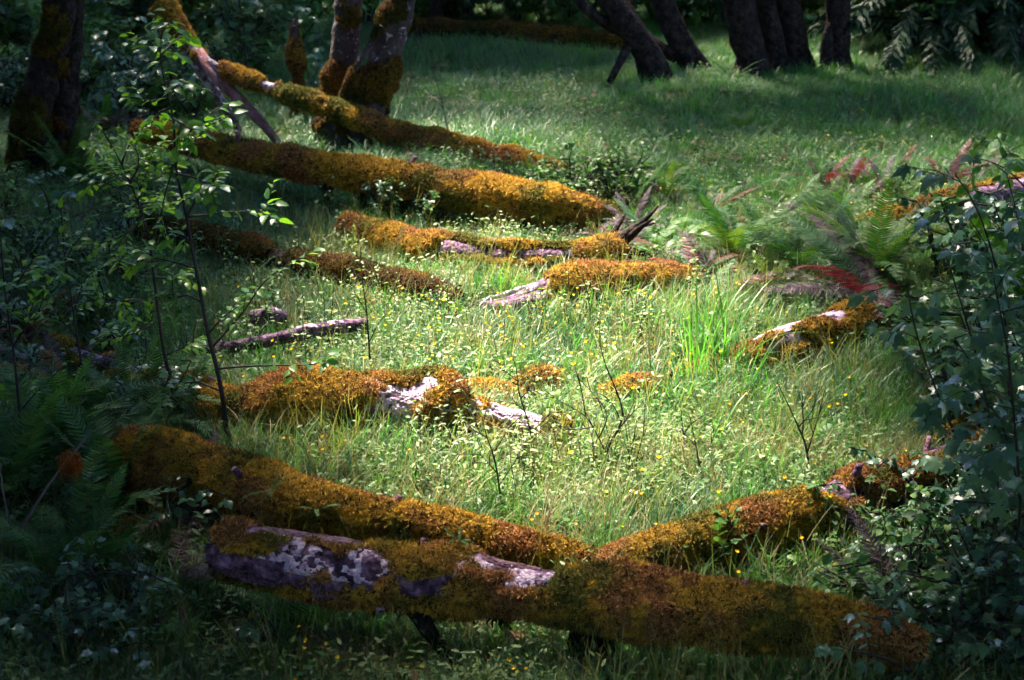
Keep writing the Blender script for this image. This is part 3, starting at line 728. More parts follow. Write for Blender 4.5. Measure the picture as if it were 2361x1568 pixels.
def tree(name, label, stems, crowns, bark=DARKB, moss=None, size=.42, n=3200, seed=0, seg=20, mat=CANOPY, lump=.14, group=None, clear=True, droop=0.0, mossy=False):
    """stems: list of lists of (x,y,z,r); crowns: [(centre, radii)]"""
    b = stems[0][0]; base = Vector((b[0], b[1], float(hgt(b[0], b[1]))))
    t = thing(name, label, 'tree', base, 0, group); o = np.array(base)
    if mossy: seg = seg * 2
    for si, st in enumerate(stems):
        S = catmull(st, .06 if mossy else .25); th = np.arange(seg)
        V, F = tube(S[:, :3] - o, S[:, 3] * (.82 if mossy else 1), seg, lump, seed + si)
        me = mesh('trunk', V, tri_fix(F), bark); obj('trunk', me, t)
        if mossy:
            P3 = V[:len(S) * seg].reshape(len(S), seg, 3); C3 = (S[:, :3] - o)[:, None]
            Nn = P3 - C3; Nn /= np.linalg.norm(Nn, axis=2, keepdims=True)
            hz = (P3[..., 2]) 
            M = fbm(P3 + o, 2.3, seed + 50, 3) - .60 + np.clip(.30 - hz * .13, -.12, .3) - Nn[..., 0] * (.10 if moss == 'left' else 0)
            W = P3 + Nn * (0.05 * np.clip(M * 5, 0, 1) * (0.5 + vnoise(P3, 6, 3)))[..., None]
            kp = M > 0; i = np.arange(len(S) - 1)[:, None]; j = np.arange(seg)[None]
            kq = kp[:-1] & kp[1:] & np.roll(kp, -1, 1)[:-1] & np.roll(kp, -1, 1)[1:]
            Fm = np.stack(np.broadcast_arrays(i * seg + j, i * seg + (j + 1) % seg, (i + 1) * seg + (j + 1) % seg, (i + 1) * seg + j), -1)[kq]
            if len(Fm):
                used = np.unique(Fm); mp = -np.ones(len(S) * seg, int); mp[used] = np.arange(len(used))
                mm = mesh('moss', W.reshape(-1, 3)[used], mp[Fm], MOSSB); mo = obj('moss', mm, t); mo['kind'] = 'stuff'
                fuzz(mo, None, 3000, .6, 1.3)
    cv = [crown_mesh('crown', c, r, n, size, seed * 7 + i, mat, clear, droop, blobs=28 if r[2] == 1.5 else 9) for i, (c, r) in enumerate(crowns)]
    if cv:
        V, F = cat(cv); obj('crown', mesh('crown', V - o, F, mat), t)
    return t

def gz(x, y, z=0): return float(hgt(x, y)) + z
# left mossy trunk
a = G(75, 405); Y = a.y
tree('mossy_tree', 'dark tree with a strip of brown moss down its left side, at the left edge', [
    [wp(70, 430, Y, .30), wp(70, 330, Y, .24), wp(100, 180, Y, .22), wp(135, 60, Y, .2), wp(140, -120, Y, .2), (a.x + .5, Y + .3, 8, .16)],
    [wp(150, 420, Y + .4, .25), wp(150, 250, Y + .4, .20), wp(165, 60, Y + .4, .17), wp(185, -150, Y + .4, .15), (a.x + 1.2, Y + 1, 8, .1)]],
    [((a.x + .5, Y + .5, 10.5), (4.2, 4.2, 3.2))], DARKB, 'left', mossy=True, seed=1, lump=.3, n=4200)
# maple
b = G(800, 345); Y = b.y
tree('maple_tree', 'mossy twin-trunked maple behind the leaning log, blotched with pale lichen', [
    [wp(815, 350, Y, .40), wp(838, 260, Y, .33), wp(872, 170, Y, .27), wp(905, 70, Y, .25), wp(935, -40, Y, .22), (b.x + 1.0, Y + .3, 7, .15)],
    [wp(790, 345, Y + .2, .38), wp(778, 270, Y + .2, .30), wp(785, 180, Y + .2, .24), wp(800, 60, Y + .2, .21), wp(805, -60, Y + .2, .18), (b.x - .3, Y + .5, 7, .12)],
    [wp(735, 300, Y - .1, .06), wp(790, 235, Y - .2, .05), wp(820, 160, Y - .3, .045), wp(880, 60, Y - .3, .04)]],
    [((b.x, Y, 10.5), (4.5, 4.5, 3.0)), ((b.x - 3, Y + 2, 9), (3.5, 3.5, 2.5))], TRUNKB, mossy=True, seed=2, lump=.28, n=3600)
# snag
c = G(685, 285)
tree('broken_snag', 'thin broken snag standing between the saplings and the twin maple', [[wp(685, 290, c.y, .09), wp(688, 200, c.y, .075), wp(680, 110, c.y, .07), wp(678, 45, c.y, .035)]], [], TRUNKB, mossy=True, seed=3, lump=.3, seg=12)
# far leaning group
def ft(name, label, pts, Y, crown=None, seed=0, rr=.2, bark=DARKB, extra=(), n=2600):
    st = [wp(x, y, Y + dy, r) for x, y, dy, r in pts]
    top = st[-1]; st.append((top[0] + (top[0] - st[-2][0]) * 2, top[1], 8.5, top[3] * .7))
    cr = [((st[-1][0], st[-1][1], 9.8), (4, 4, 3))] if crown is None else crown
    return tree(name, label, [st] + [[wp(x, y, Y + dy, r) for x, y, dy, r in e] for e in extra], cr, bark, seed=seed, n=n, mossy=False, lump=.2)
Y = G(1510, 190).y
ft('leaning_tree', 'dark tree leaning left over the end of the fallen trunk, with a splayed prop branch', [(1515, 195, 0, .28), (1490, 120, 0, .21), (1440, 50, .0, .2), (1385, -30, .2, .18)], Y, seed=11,
   extra=[[(1445, 110, -.1, .08), (1425, 150, -.3, .06), (1405, 190, -.5, .05)], [(1470, 90, .1, .1), (1410, 60, .1, .1), (1350, 20, .1, .09), (1310, -30, .1, .08)]])
Y = G(1600, 165).y
ft('leaning_tree', 'dark trunk leaning left, just right of the splayed one', [(1610, 172, 0, .27), (1580, 120, 0, .21), (1545, 50, 0, .2), (1510, -40, 0, .18)], Y, seed=12, extra=[[(1560, 130, 0, .12), (1500, 100, .0, .11), (1440, 10, .3, .1)]])
for k, (lab, x, x2, rw, bx) in enumerate((('leftmost and thickest of the dark trunks in the far clump, ferns at its foot', 1735, 1700, .29, 172), ('second dark trunk of the far clump, leaning slightly right', 1795, 1760, .2, 162),
                               ('third dark trunk of the far clump, straight with a reddish right side', 1842, 1812, .24, 158), ('separate dark trunk right of the far clump beside a broken stump', 1928, 1930, .22, 158))):
    Y = G(x, bx).y
    ft('dark_tree', lab, [(x, bx + 10, 0, rw * 1.75), (x, bx - 12, 0, rw * 1.15), (x - (x - x2) * .4, 90, 0, rw), (x2, 0, 0, rw * .95), (x2 - 10, -80, 0, rw * .9)], Y, seed=20 + k)
Y = G(1905, 158).y
tree('broken_stump', 'pointed broken stump leaning on the separate dark trunk', [[wp(1903, 162, Y - .3, .12), wp(1905, 110, Y - .3, .11), wp(1908, 75, Y - .3, .08), wp(1911, 52, Y - .3, .015)]], [], DARKB, seed=31, seg=12)
Y = G(2345, 130).y
ft('dark_tree', 'broad dark trunk at the right edge beyond the meadow', [(2350, 140, 0, .34), (2345, 60, 0, .27), (2325, -30, 0, .24), (2300, -150, 0, .22)], Y, seed=33, bark=TRUNKB)
# far filler trunks
for k, (px, d, r) in enumerate([(60, 27, .22), (260, 30, .2), (420, 26, .25), (560, 33, .2), (640, 28, .16), (980, 34, .2), (1040, 31, .17), (1240, 40, .2), (1640, 36, .2), (1480, 37, .22), (2080, 30, .24), (2200, 33, .22), (1010, 29, .12)]):
    x = (px - 1180) / FPX * (d / math.cos(PITCH)) * .96
    labs = ['dim trunk in deep shade at the far left, above the ferns', 'dim trunk behind the ferns, right of the left mossy tree', 'dim trunk behind the raised end of the leaning log', 'faint far trunk left of the thin snag',
            'thin dim trunk just left of the thin snag', 'far trunk right of the twin maple', 'slender trunk behind the left end of the hanging fallen trunk', 'far trunk in the bright thicket at the top middle',
            'far trunk between the leaning trees and the dark clump', 'far trunk seen behind the leaning trees', 'dim trunk under the hanging conifer boughs', 'dim trunk behind the right part of the conifer boughs', 'thin bare pole right of the twin maple']
    tree('far_tree', labs[k], [[(x, d, gz(x, d, -.1), r * 1.3), (x + .05, d, 1, r), (x + .2 * math.sin(k * 2.1), d, 4, r * .9), (x + .5 * math.sin(k), d, 8, r * .6)]],
         [((x, d, 9), (3.8, 3.8, 3))], DARKB, seed=60 + k, n=1800, seg=12)

# unseen trees added round the viewpoint, high and low crowns placed to cast shade
ring = [(-7.5, 2.5), (-9.5, 7.5), (-6.0, -3.5), (0.5, -5.5), (6.0, -3.0), (7.2, 2.2), (9.5, 7.0), (-12, 13), (12.5, 13), (-2.8, 1.6), (3.6, .4), (15, 20), (-15, 20), (-7.0, 12.8), (-5.6, 4.6), (5.8, 4.4)]
COVER = []                                  # unseen leaf patches on a grid, added to block sun and sky
for iy in range(-3, 16):
    for ix in range(8):
        cx, cy_ = (-13.5 + ix * 4.2 + (iy % 2) * 2.1 - 1.5) * (1 if iy < 8 else 1.3), 1.0 + iy * 3.6
        COVER.append((cx, cy_, 10.8 + (ix * 7 + iy * 3) % 3, min(range(len(ring)), key=lambda q: (ring[q][0] - cx) ** 2 + (ring[q][1] - cy_) ** 2)))
for k, (x, y) in enumerate(ring):
    hh = 8.5 + (k % 3)
    trunk = [(x, y, gz(x, y, -.1), .3), (x + .1, y, 2, .24), (x + .2, y + .1, 5, .2), (x + .3, y, hh - 2, .14)]
    if k in (9, 10): trunk = [(x * 2.1, y - 3.5, gz(x * 2.1, y - 3.5, -.1), .3), (x * 2.0, y - 3.2, 3, .25), (x * 1.6, y - 2.0, 6, .2), (x * 1.2, y - .6, 8.4, .13)]
    cov = [(c_, (3.6, 3.6, 1.5)) for c_ in COVER if c_[3] == k]
    tree('shade_tree', 'unseen tall tree added so that its crown shades the edge of the clearing', [trunk], [((x, y, hh), (4.3, 4.3, 2.8)), ((x * 1.25, y - (1.5 if y < 0 else 0), 3.2), (3.4, 4.2, 3.6)) if k < 14 else ((x * 1.12, y, 2.4), (2.3, 2.8, 3.0))] + [((c_[0], c_[1], c_[2]), r_) for c_, r_ in cov] if k not in (8, 9, 10, 11, 13) else [((x, y, hh + .5), (4.3, 4.0, 2.6))] + [((c_[0], c_[1], c_[2]), r_) for c_, r_ in cov],
         DARKB, seed=100 + k, n=2000, size=.5, seg=12, group='unseen trees added round the viewpoint for shade')

# unseen understorey trees, leafy to the ground, added to block skylight from the sides
edge = [(x, -9.5 - (i % 2)) for i, x in enumerate(range(-12, 13, 5))] + [(-13.5 - (i % 2), y) for i, y in enumerate(range(-6, 12, 5))] + [(14 + (i % 2), y) for i, y in enumerate(range(-6, 14, 5))] \
    + [(-15.5, 15), (-17, 21), (-18.5, 27), (16, 18), (17.5, 23.5), (-19, 33), (19, 29), (20, 34.5)] + [(x, 41 + (i % 2) * 1.5) for i, x in enumerate(range(-17, 19, 5))]
for k, (x, y) in enumerate(edge):
    z0 = gz(x, y); tree('sky_block_tree', 'unseen leafy understorey tree added to block low skylight round the clearing', [[(x, y, z0 - .1, .2), (x, y, z0 + 3, .14), (x + .2, y, z0 + 7, .07)]],
         [((x, y, z0 + 2.6), (3.4, 3.4, 2.8)), ((x + .3, y, z0 + 6.2), (3.2, 3.2, 2.8))], DARKB, seed=200 + k, n=700, size=.85, seg=8, group='unseen understorey trees added to block skylight', clear=False)

# ------------------------------------------------------------------ bushes and background thicket
OV = leaf_oval(); OVN = leaf_oval(w=.34, droop=.2); LOB = leaf_lobed(); OVW = leaf_oval(w=.7, droop=.25)
def bush_parts(rad, n, size, seed, T=OV, nstem=7, h=None):
    rg = np.random.default_rng(seed); stems = []; tips = []
    for k in range(nstem):
        a = rg.uniform(0, 6.28); e = np.array([math.cos(a) * rad * rg.uniform(.3, 1), math.sin(a) * rad * rg.uniform(.3, 1), (h or rad * 1.3) * rg.uniform(.6, 1.1)])
        pts = [np.array([0, 0, -.03]) + rg.normal(0, .05, 3) * [1, 1, 0]]
        for t in (.25, .5, .75, 1): pts.append(e * [t ** 1.4, t ** 1.4, t] + rg.normal(0, .04 * rad, 3))
        stems.append(tube(pts, np.linspace(.014, .004, 5) * max(1, rad), 5)); tips.append(pts)
        for _ in range(4):
            q = pts[rg.integers(2, 5)]; d = rg.normal(0, 1, 3) * rad * .35; d[2] = abs(d[2]) * .6
            pp = [q, q + d * .5, q + d]; stems.append(tube(pp, [.006, .005, .003], 4)); tips.append(pp)
    P = []; D = []
    for _ in range(n):
        pp = tips[rg.integers(0, len(tips))]; i = rg.integers(1, len(pp)); t = rg.random()
        p = pp[i - 1] * (1 - t) + pp[i] * t
        if len(pp) == 5 and i < 2 and rg.random() < .6: continue
        P.append(p + rg.normal(0, .05 * rad, 3)); dd = rg.normal(0, 1, 3) + (p * [1, 1, 0]) / (rad + .01) * .8; dd[2] *= .5; D.append(dd)
    P, D = np.array(P), np.array(D); U = rg.normal(0, .45, (len(P), 3)); U[:, 2] += 1
    return stems, place(T, *frames(P, D, U, size * rg.uniform(.5, 1.25, len(P))))

BUSH = {}
def bush(name, label, loc, kind, scale=1.0, cat_='bush', group=None, rz=None, mat=None):
    if kind not in BUSH:
        rad, n, size, sd, T, m = {'thicket': (1.1, 1500, .13, 5, OV, HERB), 'thicket2': (1.2, 1500, .15, 6, LOB, BERRY), 'low': (.35, 260, .055, 7, OVW, HERB),
                                  'low2': (.3, 200, .06, 8, LOB, BERRY), 'pale': (.34, 230, .045, 9, OVN, PALE), 'bramble': (.42, 260, .07, 10, LOB, BERRY)}[kind]
        st, lv = bush_parts(rad, n, size, sd, T)
        BUSH[kind] = (tmesh('stems', st, STEM), mesh('leaves', *lv, m))
    s, l = BUSH[kind]
    t = thing(name, label, cat_, loc, random.uniform(0, 6.28) if rz is None else rz, group); t.scale = (scale,) * 3
    obj('stems', s, t); o = obj('leaves', l, t)
    if mat: o.material_slots[0].link = 'OBJECT'; o.material_slots[0].material = mat
    return t

bb = [(120, 18, 24, 1.2), (230, 12, 22, 1.0), (330, 8, 25, 1.3), (480, 0, 26, 1.3), (590, 0, 24, 1.1), (700, -20, 27, 1.4), (980, 0, 31, 1.4), (1080, -10, 31, 1.2), (1180, 0, 32, 1.2), (1290, 5, 32.5, 1.2),
      (1390, 0, 32, 1.2), (1250, 0, 34, 1.9), (1490, 0, 30.5, 1.2), (1640, 0, 31, 1.3), (1770, 0, 30, 1.4), (2020, 0, 27.5, 1.2), (2110, 0, 26.6, 1.3), (2215, 0, 26.3, 1.3), (2310, 0, 26.5, 1.3), (20, 0, 24, 1.3), (860, 0, 30, 1.3)]
bl = ['shaded bush deep in the far left corner', 'shaded bush right of the left mossy tree', 'dark bush above the fern bank at the left', 'dark bush behind the top of the leaning log', 'dark bush between the leaning log and the snag',
      'dark bush behind the thin snag', 'bush behind the left end of the hanging fallen trunk', 'thicket bush above the hanging fallen trunk, dim', 'bright leafy bush above the middle of the hanging fallen trunk', 'pale leafy bush lit between the far trunks, top middle',
      'bright bush beside the leaning trees at the top', 'tall pale bush farthest back at the top middle', 'dark bush behind the leaning trees', 'dark bush between the leaning trees and the dark clump', 'dark bush behind the dark clump',
      'dark bush left under the conifer boughs', 'dark bush in the middle under the conifer boughs', 'dark bush at the right under the conifer boughs', 'dark bush behind the broad right trunk', 'dark bush at the very left edge', 'dark bush behind the twin maple']
for k, (px, _, d, s) in enumerate(bb):
    x = (px - 1180) / FPX * d * 1.03
    bush('thicket_bush', bl[k], (x, d, gz(x, d)), 'thicket' if k % 2 else 'thicket2', s)

rb = random.Random(9)
for k, px in enumerate(list(range(950, 1660, 60)) + list(range(1660, 1990, 70)) + list(range(1985, 2360, 55))):
    d = rb.uniform(29.3, 31) if px < 1660 else rb.uniform(28.6, 30.5) if px < 1985 else rb.uniform(25.6, 26.4); x = (px - 1180) / FPX * d * 1.03
    if abs(x - 7.0) < .6: continue
    bush('thicket_bush', 'dark bush of the undergrowth bordering the far side of the meadow', (x, d, gz(x, d)), 'thicket' if k % 2 else 'thicket2', rb.uniform(.8, 1.15), group='bushes bordering the far side of the meadow')

# conifer with hanging boughs, right
SPRAY = (np.array([(0, -.03, 0), (.3, -.14, -.02), (.55, -.03, -.05), (.8, -.09, -.1), (1, 0, -.2), (.8, .09, -.1), (.55, .03, -.05), (.3, .14, -.02), (0, .03, 0)]), np.array([(0, 1, 2), (2, 3, 4), (4, 5, 6), (2, 4, 6), (6, 7, 8), (0, 2, 6), (0, 6, 8)]))
for k, (px, d, lab) in enumerate(((2090, 26.5, 'dark conifer with drooping boughs beyond the right of the meadow'), (2250, 26.8, 'second dark conifer, right of the first, boughs hanging to the ground'))):
    x = (px - 1180) / FPX * d * 1.03; rg = np.random.default_rng(k + 5)
    t = thing('conifer_tree', lab, 'tree', (x, d, gz(x, d)))
    obj('trunk', tmesh('trunk', [tube([(0, 0, -.1), (0, 0, 3), (.1, 0, 7), (.1, 0, 12)], [.3, .24, .17, .05], 12, .2)], DARKB), t)
    st = []; P = []; D = []
    for b_ in range(110):
        z = 10 * rg.random() ** 1.3 + .45; a_ = rg.uniform(0, 6.28); L = 2.6 * (1 - z / 13) + .4; u = np.array([math.cos(a_), math.sin(a_), 0])
        pts = [u * L * t_ + np.array([0, 0, z + .25 * math.sin(t_ * 2.5) - .7 * t_ ** 2]) for t_ in (0, .33, .66, 1)]
        st.append(tube(pts, [.035, .025, .015, .006], 5))
        for q in range(130):
            t_ = rg.uniform(.15, 1); p = u * L * t_ + np.array([0, 0, z + .25 * math.sin(t_ * 2.5) - .7 * t_ ** 2])
            side = np.cross(u, [0, 0, 1]) * rg.choice([-1, 1]); P.append(p); D.append(u * .6 + side * rg.uniform(.2, 1) + [0, 0, -rg.uniform(.2, 1.2)])
    obj('branches', tmesh('branches', st, DARKB), t)
    P, D = np.array(P), np.array(D); U = rg.normal(0, .4, P.shape); U[:, 2] += 1
    V, F = place(SPRAY, *frames(P, D, U, rg.uniform(.16, .36, len(P)))); obj('needles', mesh('needles', V, F, NEEDLE), t)

# ------------------------------------------------------------------ ferns
def frond_mesh(name, L=.85, pairs=34, arc=1.2, wmax=.10, seed=0, curl=0.0):
    """one sword-fern frond growing along +X, rising then arching over"""
    rg = np.random.default_rng(seed); N = 14; pts = []; p = np.array([0, 0, 0.0]); a = 0.0
    yaw = rg.uniform(-.1, .1)
    for i in range(N):
        pts.append(p.copy()); a -= arc / N * (0.4 + 1.2 * i / N); p = p + np.array([math.cos(a) * math.cos(yaw * i / N), math.sin(yaw * i / N * 2), math.sin(a)]) * L / (N - 1)
    pts = np.array(pts); V, F = tube(pts, np.linspace(.0035, .0008, N), 4); parts = [(V, tri_fix(F))]
    LV = []; LF = []
    T = np.gradient(pts, axis=0); T /= np.linalg.norm(T, axis=1, keepdims=True)
    for k in range(pairs):
        t = .10 + .90 * k / (pairs - 1); f = t * (N - 1); i = min(int(f), N - 2); q = pts[i] * (1 - f + i) + pts[i + 1] * (f - i); tt = T[i]
        up = np.cross(tt, [0, 1, 0]); up = -up if up[2] < 0 else up
        l = 1.15 * wmax * (math.sin(math.pi * (t * .86 + .10)) ** .75) * rg.uniform(.85, 1.1) * (L / .85) + .004; w = .0115 * (L / .85)
        for s in (-1, 1):
            if rg.random() < .03: continue
            side = np.array([0, s, 0]) + tt * (.35 + .15 * t) + up * rg.uniform(-.05, .22); side /= np.linalg.norm(side)
            n0 = len(LV); dn = np.array([0, 0, -1.0]) * l * rg.uniform(.12, .35) * (1 + curl * 2)
            tw_ = tt + up * rg.uniform(-.25, .25)
            LV += [q + tw_ * w * .5, q - tw_ * w * .6, q + side * l * .5 + tw_ * w * .75 + dn * .2, q + side * l * .5 - tw_ * w * .75 + dn * .2, q + side * l + tt * l * .12 + dn]
            LF += [(n0, n0 + 1, n0 + 3, n0 + 2), (n0 + 2, n0 + 3, n0 + 4)]
    nv = len(V); V = list(V) + LV; Fm = parts[0][1] + [tuple(i + nv for i in f) for f in LF]
    me = mesh(name, V, Fm, [FERN, RACHIS]); mi = [1] * len(parts[0][1]) + [0] * len(LF); me.polygons.foreach_set('material_index', mi)
    return me
FR = [frond_mesh('frond', .85, 34, .9, .10, 1), frond_mesh('frond', .85, 34, 1.5, .11, 2), frond_mesh('frond', .8, 32, 2.1, .095, 3), frond_mesh('frond', .9, 36, .5, .09, 4), frond_mesh('frond', .8, 30, 1.2, .10, 5, .8)]
def frond(parent, az, pitch, s, v, mat, roll=0.0, loc=None):
    o = obj('frond', FR[v], parent, loc or (0, 0, .02)); o.rotation_euler = (Matrix.Rotation(az, 3, 'Z') @ Matrix.Rotation(-pitch, 3, 'Y') @ Matrix.Rotation(roll, 3, 'X')).to_euler()
    o.scale = (s,) * 3
    if mat is not FERN: o.material_slots[0].link = 'OBJECT'; o.material_slots[0].material = mat
    return o
def fern(label, loc, n, s, mats=(FERN,), seed=0, az=None, spread=6.28, pitch=(.5, 1.25), vs=(0, 1, 2, 3), name='sword_fern', group=None):
    rg = random.Random(seed + 500); t = thing(name, label, 'fern', loc, 0, group)
    for k in range(n):
        a_ = (k / n * 6.28 + rg.uniform(-.25, .25)) if az is None else az + rg.uniform(-.5, .5) * spread
        frond(t, a_, rg.uniform(*pitch), s * rg.uniform(.75, 1.15), rg.choice(vs), rg.choice(mats), rg.uniform(-.35, .35))
    return t
FL = [ # label, px, py, n, scale, mats, az, spread, pitch
    ('small yellow-green fern alone in the far meadow', 1705, 305, 8, .5, (FERNY,), None, 0, (.9, 1.4)),
    ('dark low fern alone in the far right meadow', 2145, 285, 9, .5, (FERN, FERNV), None, 0, (.4, .9)),
    ('dark fern at the foot of the thickest far trunk', 1690, 190, 12, .75, (FERN,), None, 0, (.3, 1.0)),
    ('upright green fern at the right end of the long rust-orange log', 1440, 455, 12, .85, (FERN, FERNY), None, 0, (.6, 1.3)),
    ('bright fern with tall pale fronds right of the long log', 1530, 470, 11, .8, (FERN, FERN, FERNY), None, 0, (.7, 1.35)),
    ('fern drooping over the torn root end of the middle-distance log', 1510, 590, 10, .8, (FERN, FERN), None, 0, (.3, .9)),
    ('withered violet fern on top of the torn root end', 1455, 540, 8, .6, (FERNV,), None, 0, (.5, 1.1)),
    ('fern with two red fronds beside the root end', 1640, 495, 8, .55, (FERNR, FERN, FERNR), None, 0, (.4, .9)),
    ('broad green fern at the centre of the fern patch', 1690, 590, 14, .95, (FERN, FERN, FERNY), None, 0, (.4, 1.2)),
    ('green fern with red lower fronds left of the fern patch', 1600, 640, 12, .8, (FERN, FERN, FERNR), None, 0, (.15, .9)),
    ('reddish withered fern below the fern patch', 1620, 690, 9, .75, (FERNR, FERNV, FERN), None, 0, (.1, .7)),
    ('fern with bright yellow-green fronds at the back of the fern patch', 1900, 560, 11, .75, (FERNY, FERN), None, 0, (.8, 1.35)),
    ('big sword fern with drooping withered violet fronds above the lichened log', 2010, 700, 20, 1.25, (FERNV, FERNV, FERNV, FERN, FERNR), math.pi, 3.6, (.15, .85)),
    ('tall bright green fern standing behind the violet one', 2010, 640, 13, .95, (FERN, FERNY), None, 0, (.8, 1.35)),
    ('pale green fern between the bramble and the fern patch', 1850, 620, 11, .75, (FERN,), None, 0, (.3, 1.1)),
    ('dark red fern cluster standing in the far right meadow, the left one', 1900, 440, 7, .6, (FERNR, FERNV, FERN), None, 0, (.7, 1.3)),
    ('dark red fern cluster standing in the far right meadow, the middle one', 1965, 430, 8, .6, (FERNR, FERNV), None, 0, (.7, 1.3)),
    ('pale green and red fern right of the two red clusters', 2040, 450, 8, .65, (FERNR, FERNV, FERN), None, 0, (.5, 1.2)),
    ('red fern drooping beside the purple-barked log', 2180, 435, 11, .75, (FERNR, FERNR, FERNV), None, 0, (.3, 1.1)),
    ('dark violet fern behind the purple-barked log', 2250, 420, 10, .8, (FERNV, FERN), None, 0, (.7, 1.3)),
    ('small dark violet fern in the meadow right of the root end', 1800, 505, 7, .4, (FERNV,), None, 0, (.4, 1.0)),
    ('withered grey frond cluster drooping right of the lichened log', 2050, 730, 6, 1.0, (FERNV,), R(235), .5, (-.05, .45)),
    ('magenta dead fern frond lying in the grass below the lichened log', 2040, 800, 3, .55, (FERNR,), R(215), .35, (.1, .3)),
    ('upright green fern in the shade right of the left mossy tree', 160, 420, 13, 1.1, (FERN, FERNY), None, 0, (.8, 1.4)),
    ('dark fern at the foot of the left mossy tree', 30, 400, 11, 1.0, (FERN,), None, 0, (.4, 1.2)),
    ('dark fern on the bank below the raised end of the leaning log', 330, 270, 13, 1.1, (FERN,), None, 0, (.4, 1.2)),
    ('dark fern on the bank left of the long rust-orange log', 250, 310, 12, 1.0, (FERN, FERNV), None, 0, (.4, 1.2)),
    ('dark fern behind the left end of the long rust-orange log', 480, 260, 12, .9, (FERN,), None, 0, (.4, 1.2)),
    ('small green fern at the foot of the snag', 650, 320, 9, .6, (FERN,), None, 0, (.6, 1.3)),
    ('shaded fern high on the left bank', 180, 180, 12, 1.2, (FERN,), None, 0, (.5, 1.2)),
    ('dark fern arching over the grass at the left, beside the long log', 210, 470, 10, .9, (FERN,), None, 0, (.2, .9)),
    ('pinkish withered fern at the left edge', 60, 800, 11, .75, (FERNV, FERNR), None, 0, (.4, 1.1)),
    ('bright green frond cluster beside the pinkish withered fern', 75, 850, 6, .6, (FERNY, FERN), R(60), 1.5, (.6, 1.1)),
    ('dark brown fern under the pinkish one', 150, 890, 9, .6, (FERNV, FERNO), None, 0, (.0, .6)),
    ('green sword fern behind the end of the second mossy log', 330, 1010, 13, .72, (FERN,), None, 0, (.5, 1.25)),
    ('narrow green fern left of that, its fronds crossing the sapling stem', 265, 980, 10, .6, (FERN,), None, 0, (.8, 1.3)),
    ('fern with burnt orange fronds lying over the end of the second mossy log', 245, 1000, 9, .65, (FERNO, FERNO, FERNR, FERN), R(0), 2.2, (.1, .7)),
    ('tall blue-green fern at the left, in front of the orange one', 140, 1130, 14, .95, (FERN,), None, 0, (.7, 1.35)),
    ('tall shaded fern at the left edge, lower half', 30, 1180, 13, .95, (FERN,), None, 0, (.6, 1.3)),
    ('upright dark green fern left of the second mossy log', 265, 1190, 13, .85, (FERN,), None, 0, (.8, 1.4)),
    ('large dark fern whose fronds reach right towards the foreground log', 395, 1330, 14, .85, (FERN, FERNV), R(10), 4.5, (.0, .75)),
    ('green fern in the lower left corner above the bramble leaves', 175, 1360, 14, .85, (FERN,), None, 0, (.5, 1.3)),
    ('withered violet-brown fern lying over the left end of the foreground log', 440, 1215, 10, .65, (FERNV, FERNO, FERNV), None, 0, (.1, .6)),
    ('dark fern in the bottom left, fronds pointing down to the right', 520, 1480, 8, .7, (FERNV, FERN), R(-30), 2.5, (.0, .5)),
    ('green fern at the right edge under the bramble', 2330, 1330, 12, .75, (FERN,), None, 0, (.3, 1.1)),
    ('yellow and green fern at the right edge behind the bramble stems', 2330, 1010, 9, .7, (FERNO, FERN, FERNV), None, 0, (.3, 1.0)),
    ('dark violet fern on the ground among the bramble stems', 2230, 1230, 9, .5, (FERNV,), None, 0, (.2, .8)),
    ('fern in deep shade beside the right end of the foreground log', 2120, 1545, 14, .8, (FERN, FERNV), None, 0, (.3, 1.0)),  # moved over the log end to help it fade into the dark
]
for k, (lab, px, py, n, s, mats, az, sp, pit) in enumerate(FL):
    near_ = py > 850 and px < 600
    fern(lab, G(px, py), n + 4, s * (1.2 if near_ else 1.08 if px > 1550 and py > 480 else .95), mats, k, az, sp, pit if not near_ or az is not None else (max(pit[0], .55), pit[1] + .15)); q_ = G(px, py); LOGPATHS.append((np.array([[q_.x, q_.y, q_.z]]), np.array([.32 * s])))
rf = random.Random(4)
for k in range(24):
    q_ = G(rf.uniform(1400, 2080), rf.uniform(440, 700)); red = k % 4 == 0
    fern('small dark maroon fern in the tangled fern patch right of the middle logs' if red else 'small dark green fern in the tangled fern patch right of the middle logs', q_, 9, rf.uniform(.5, .8), (FERNR, FERNV, FERNV) if red else (FERN, FERN, FERNY), 400 + k, None, 0, (.2, 1.2),
         group='maroon ferns of the fern patch' if red else 'green ferns of the fern patch'); LOGPATHS.append((np.array([[q_.x, q_.y, q_.z]]), np.array([.22])))
# sprouts on logs
for k, (lg, u, th, lab, s) in enumerate(((l2, .42, .9, 'tiny fern sprouting from the shaded side of the second mossy log, left', .2), (l2, .5, 1.2, 'tiny fern sprouting from the second mossy log, right of another', .16), (l1, .36, -.3, 'small seedling fern on top of the foreground log', .12))):
    p, d, t = lg.at(u, th, .03); fern(lab, Vector(p), 5, s, (FERN,), 300 + k, None, 0, (.2, .9), name='fern_sprout')

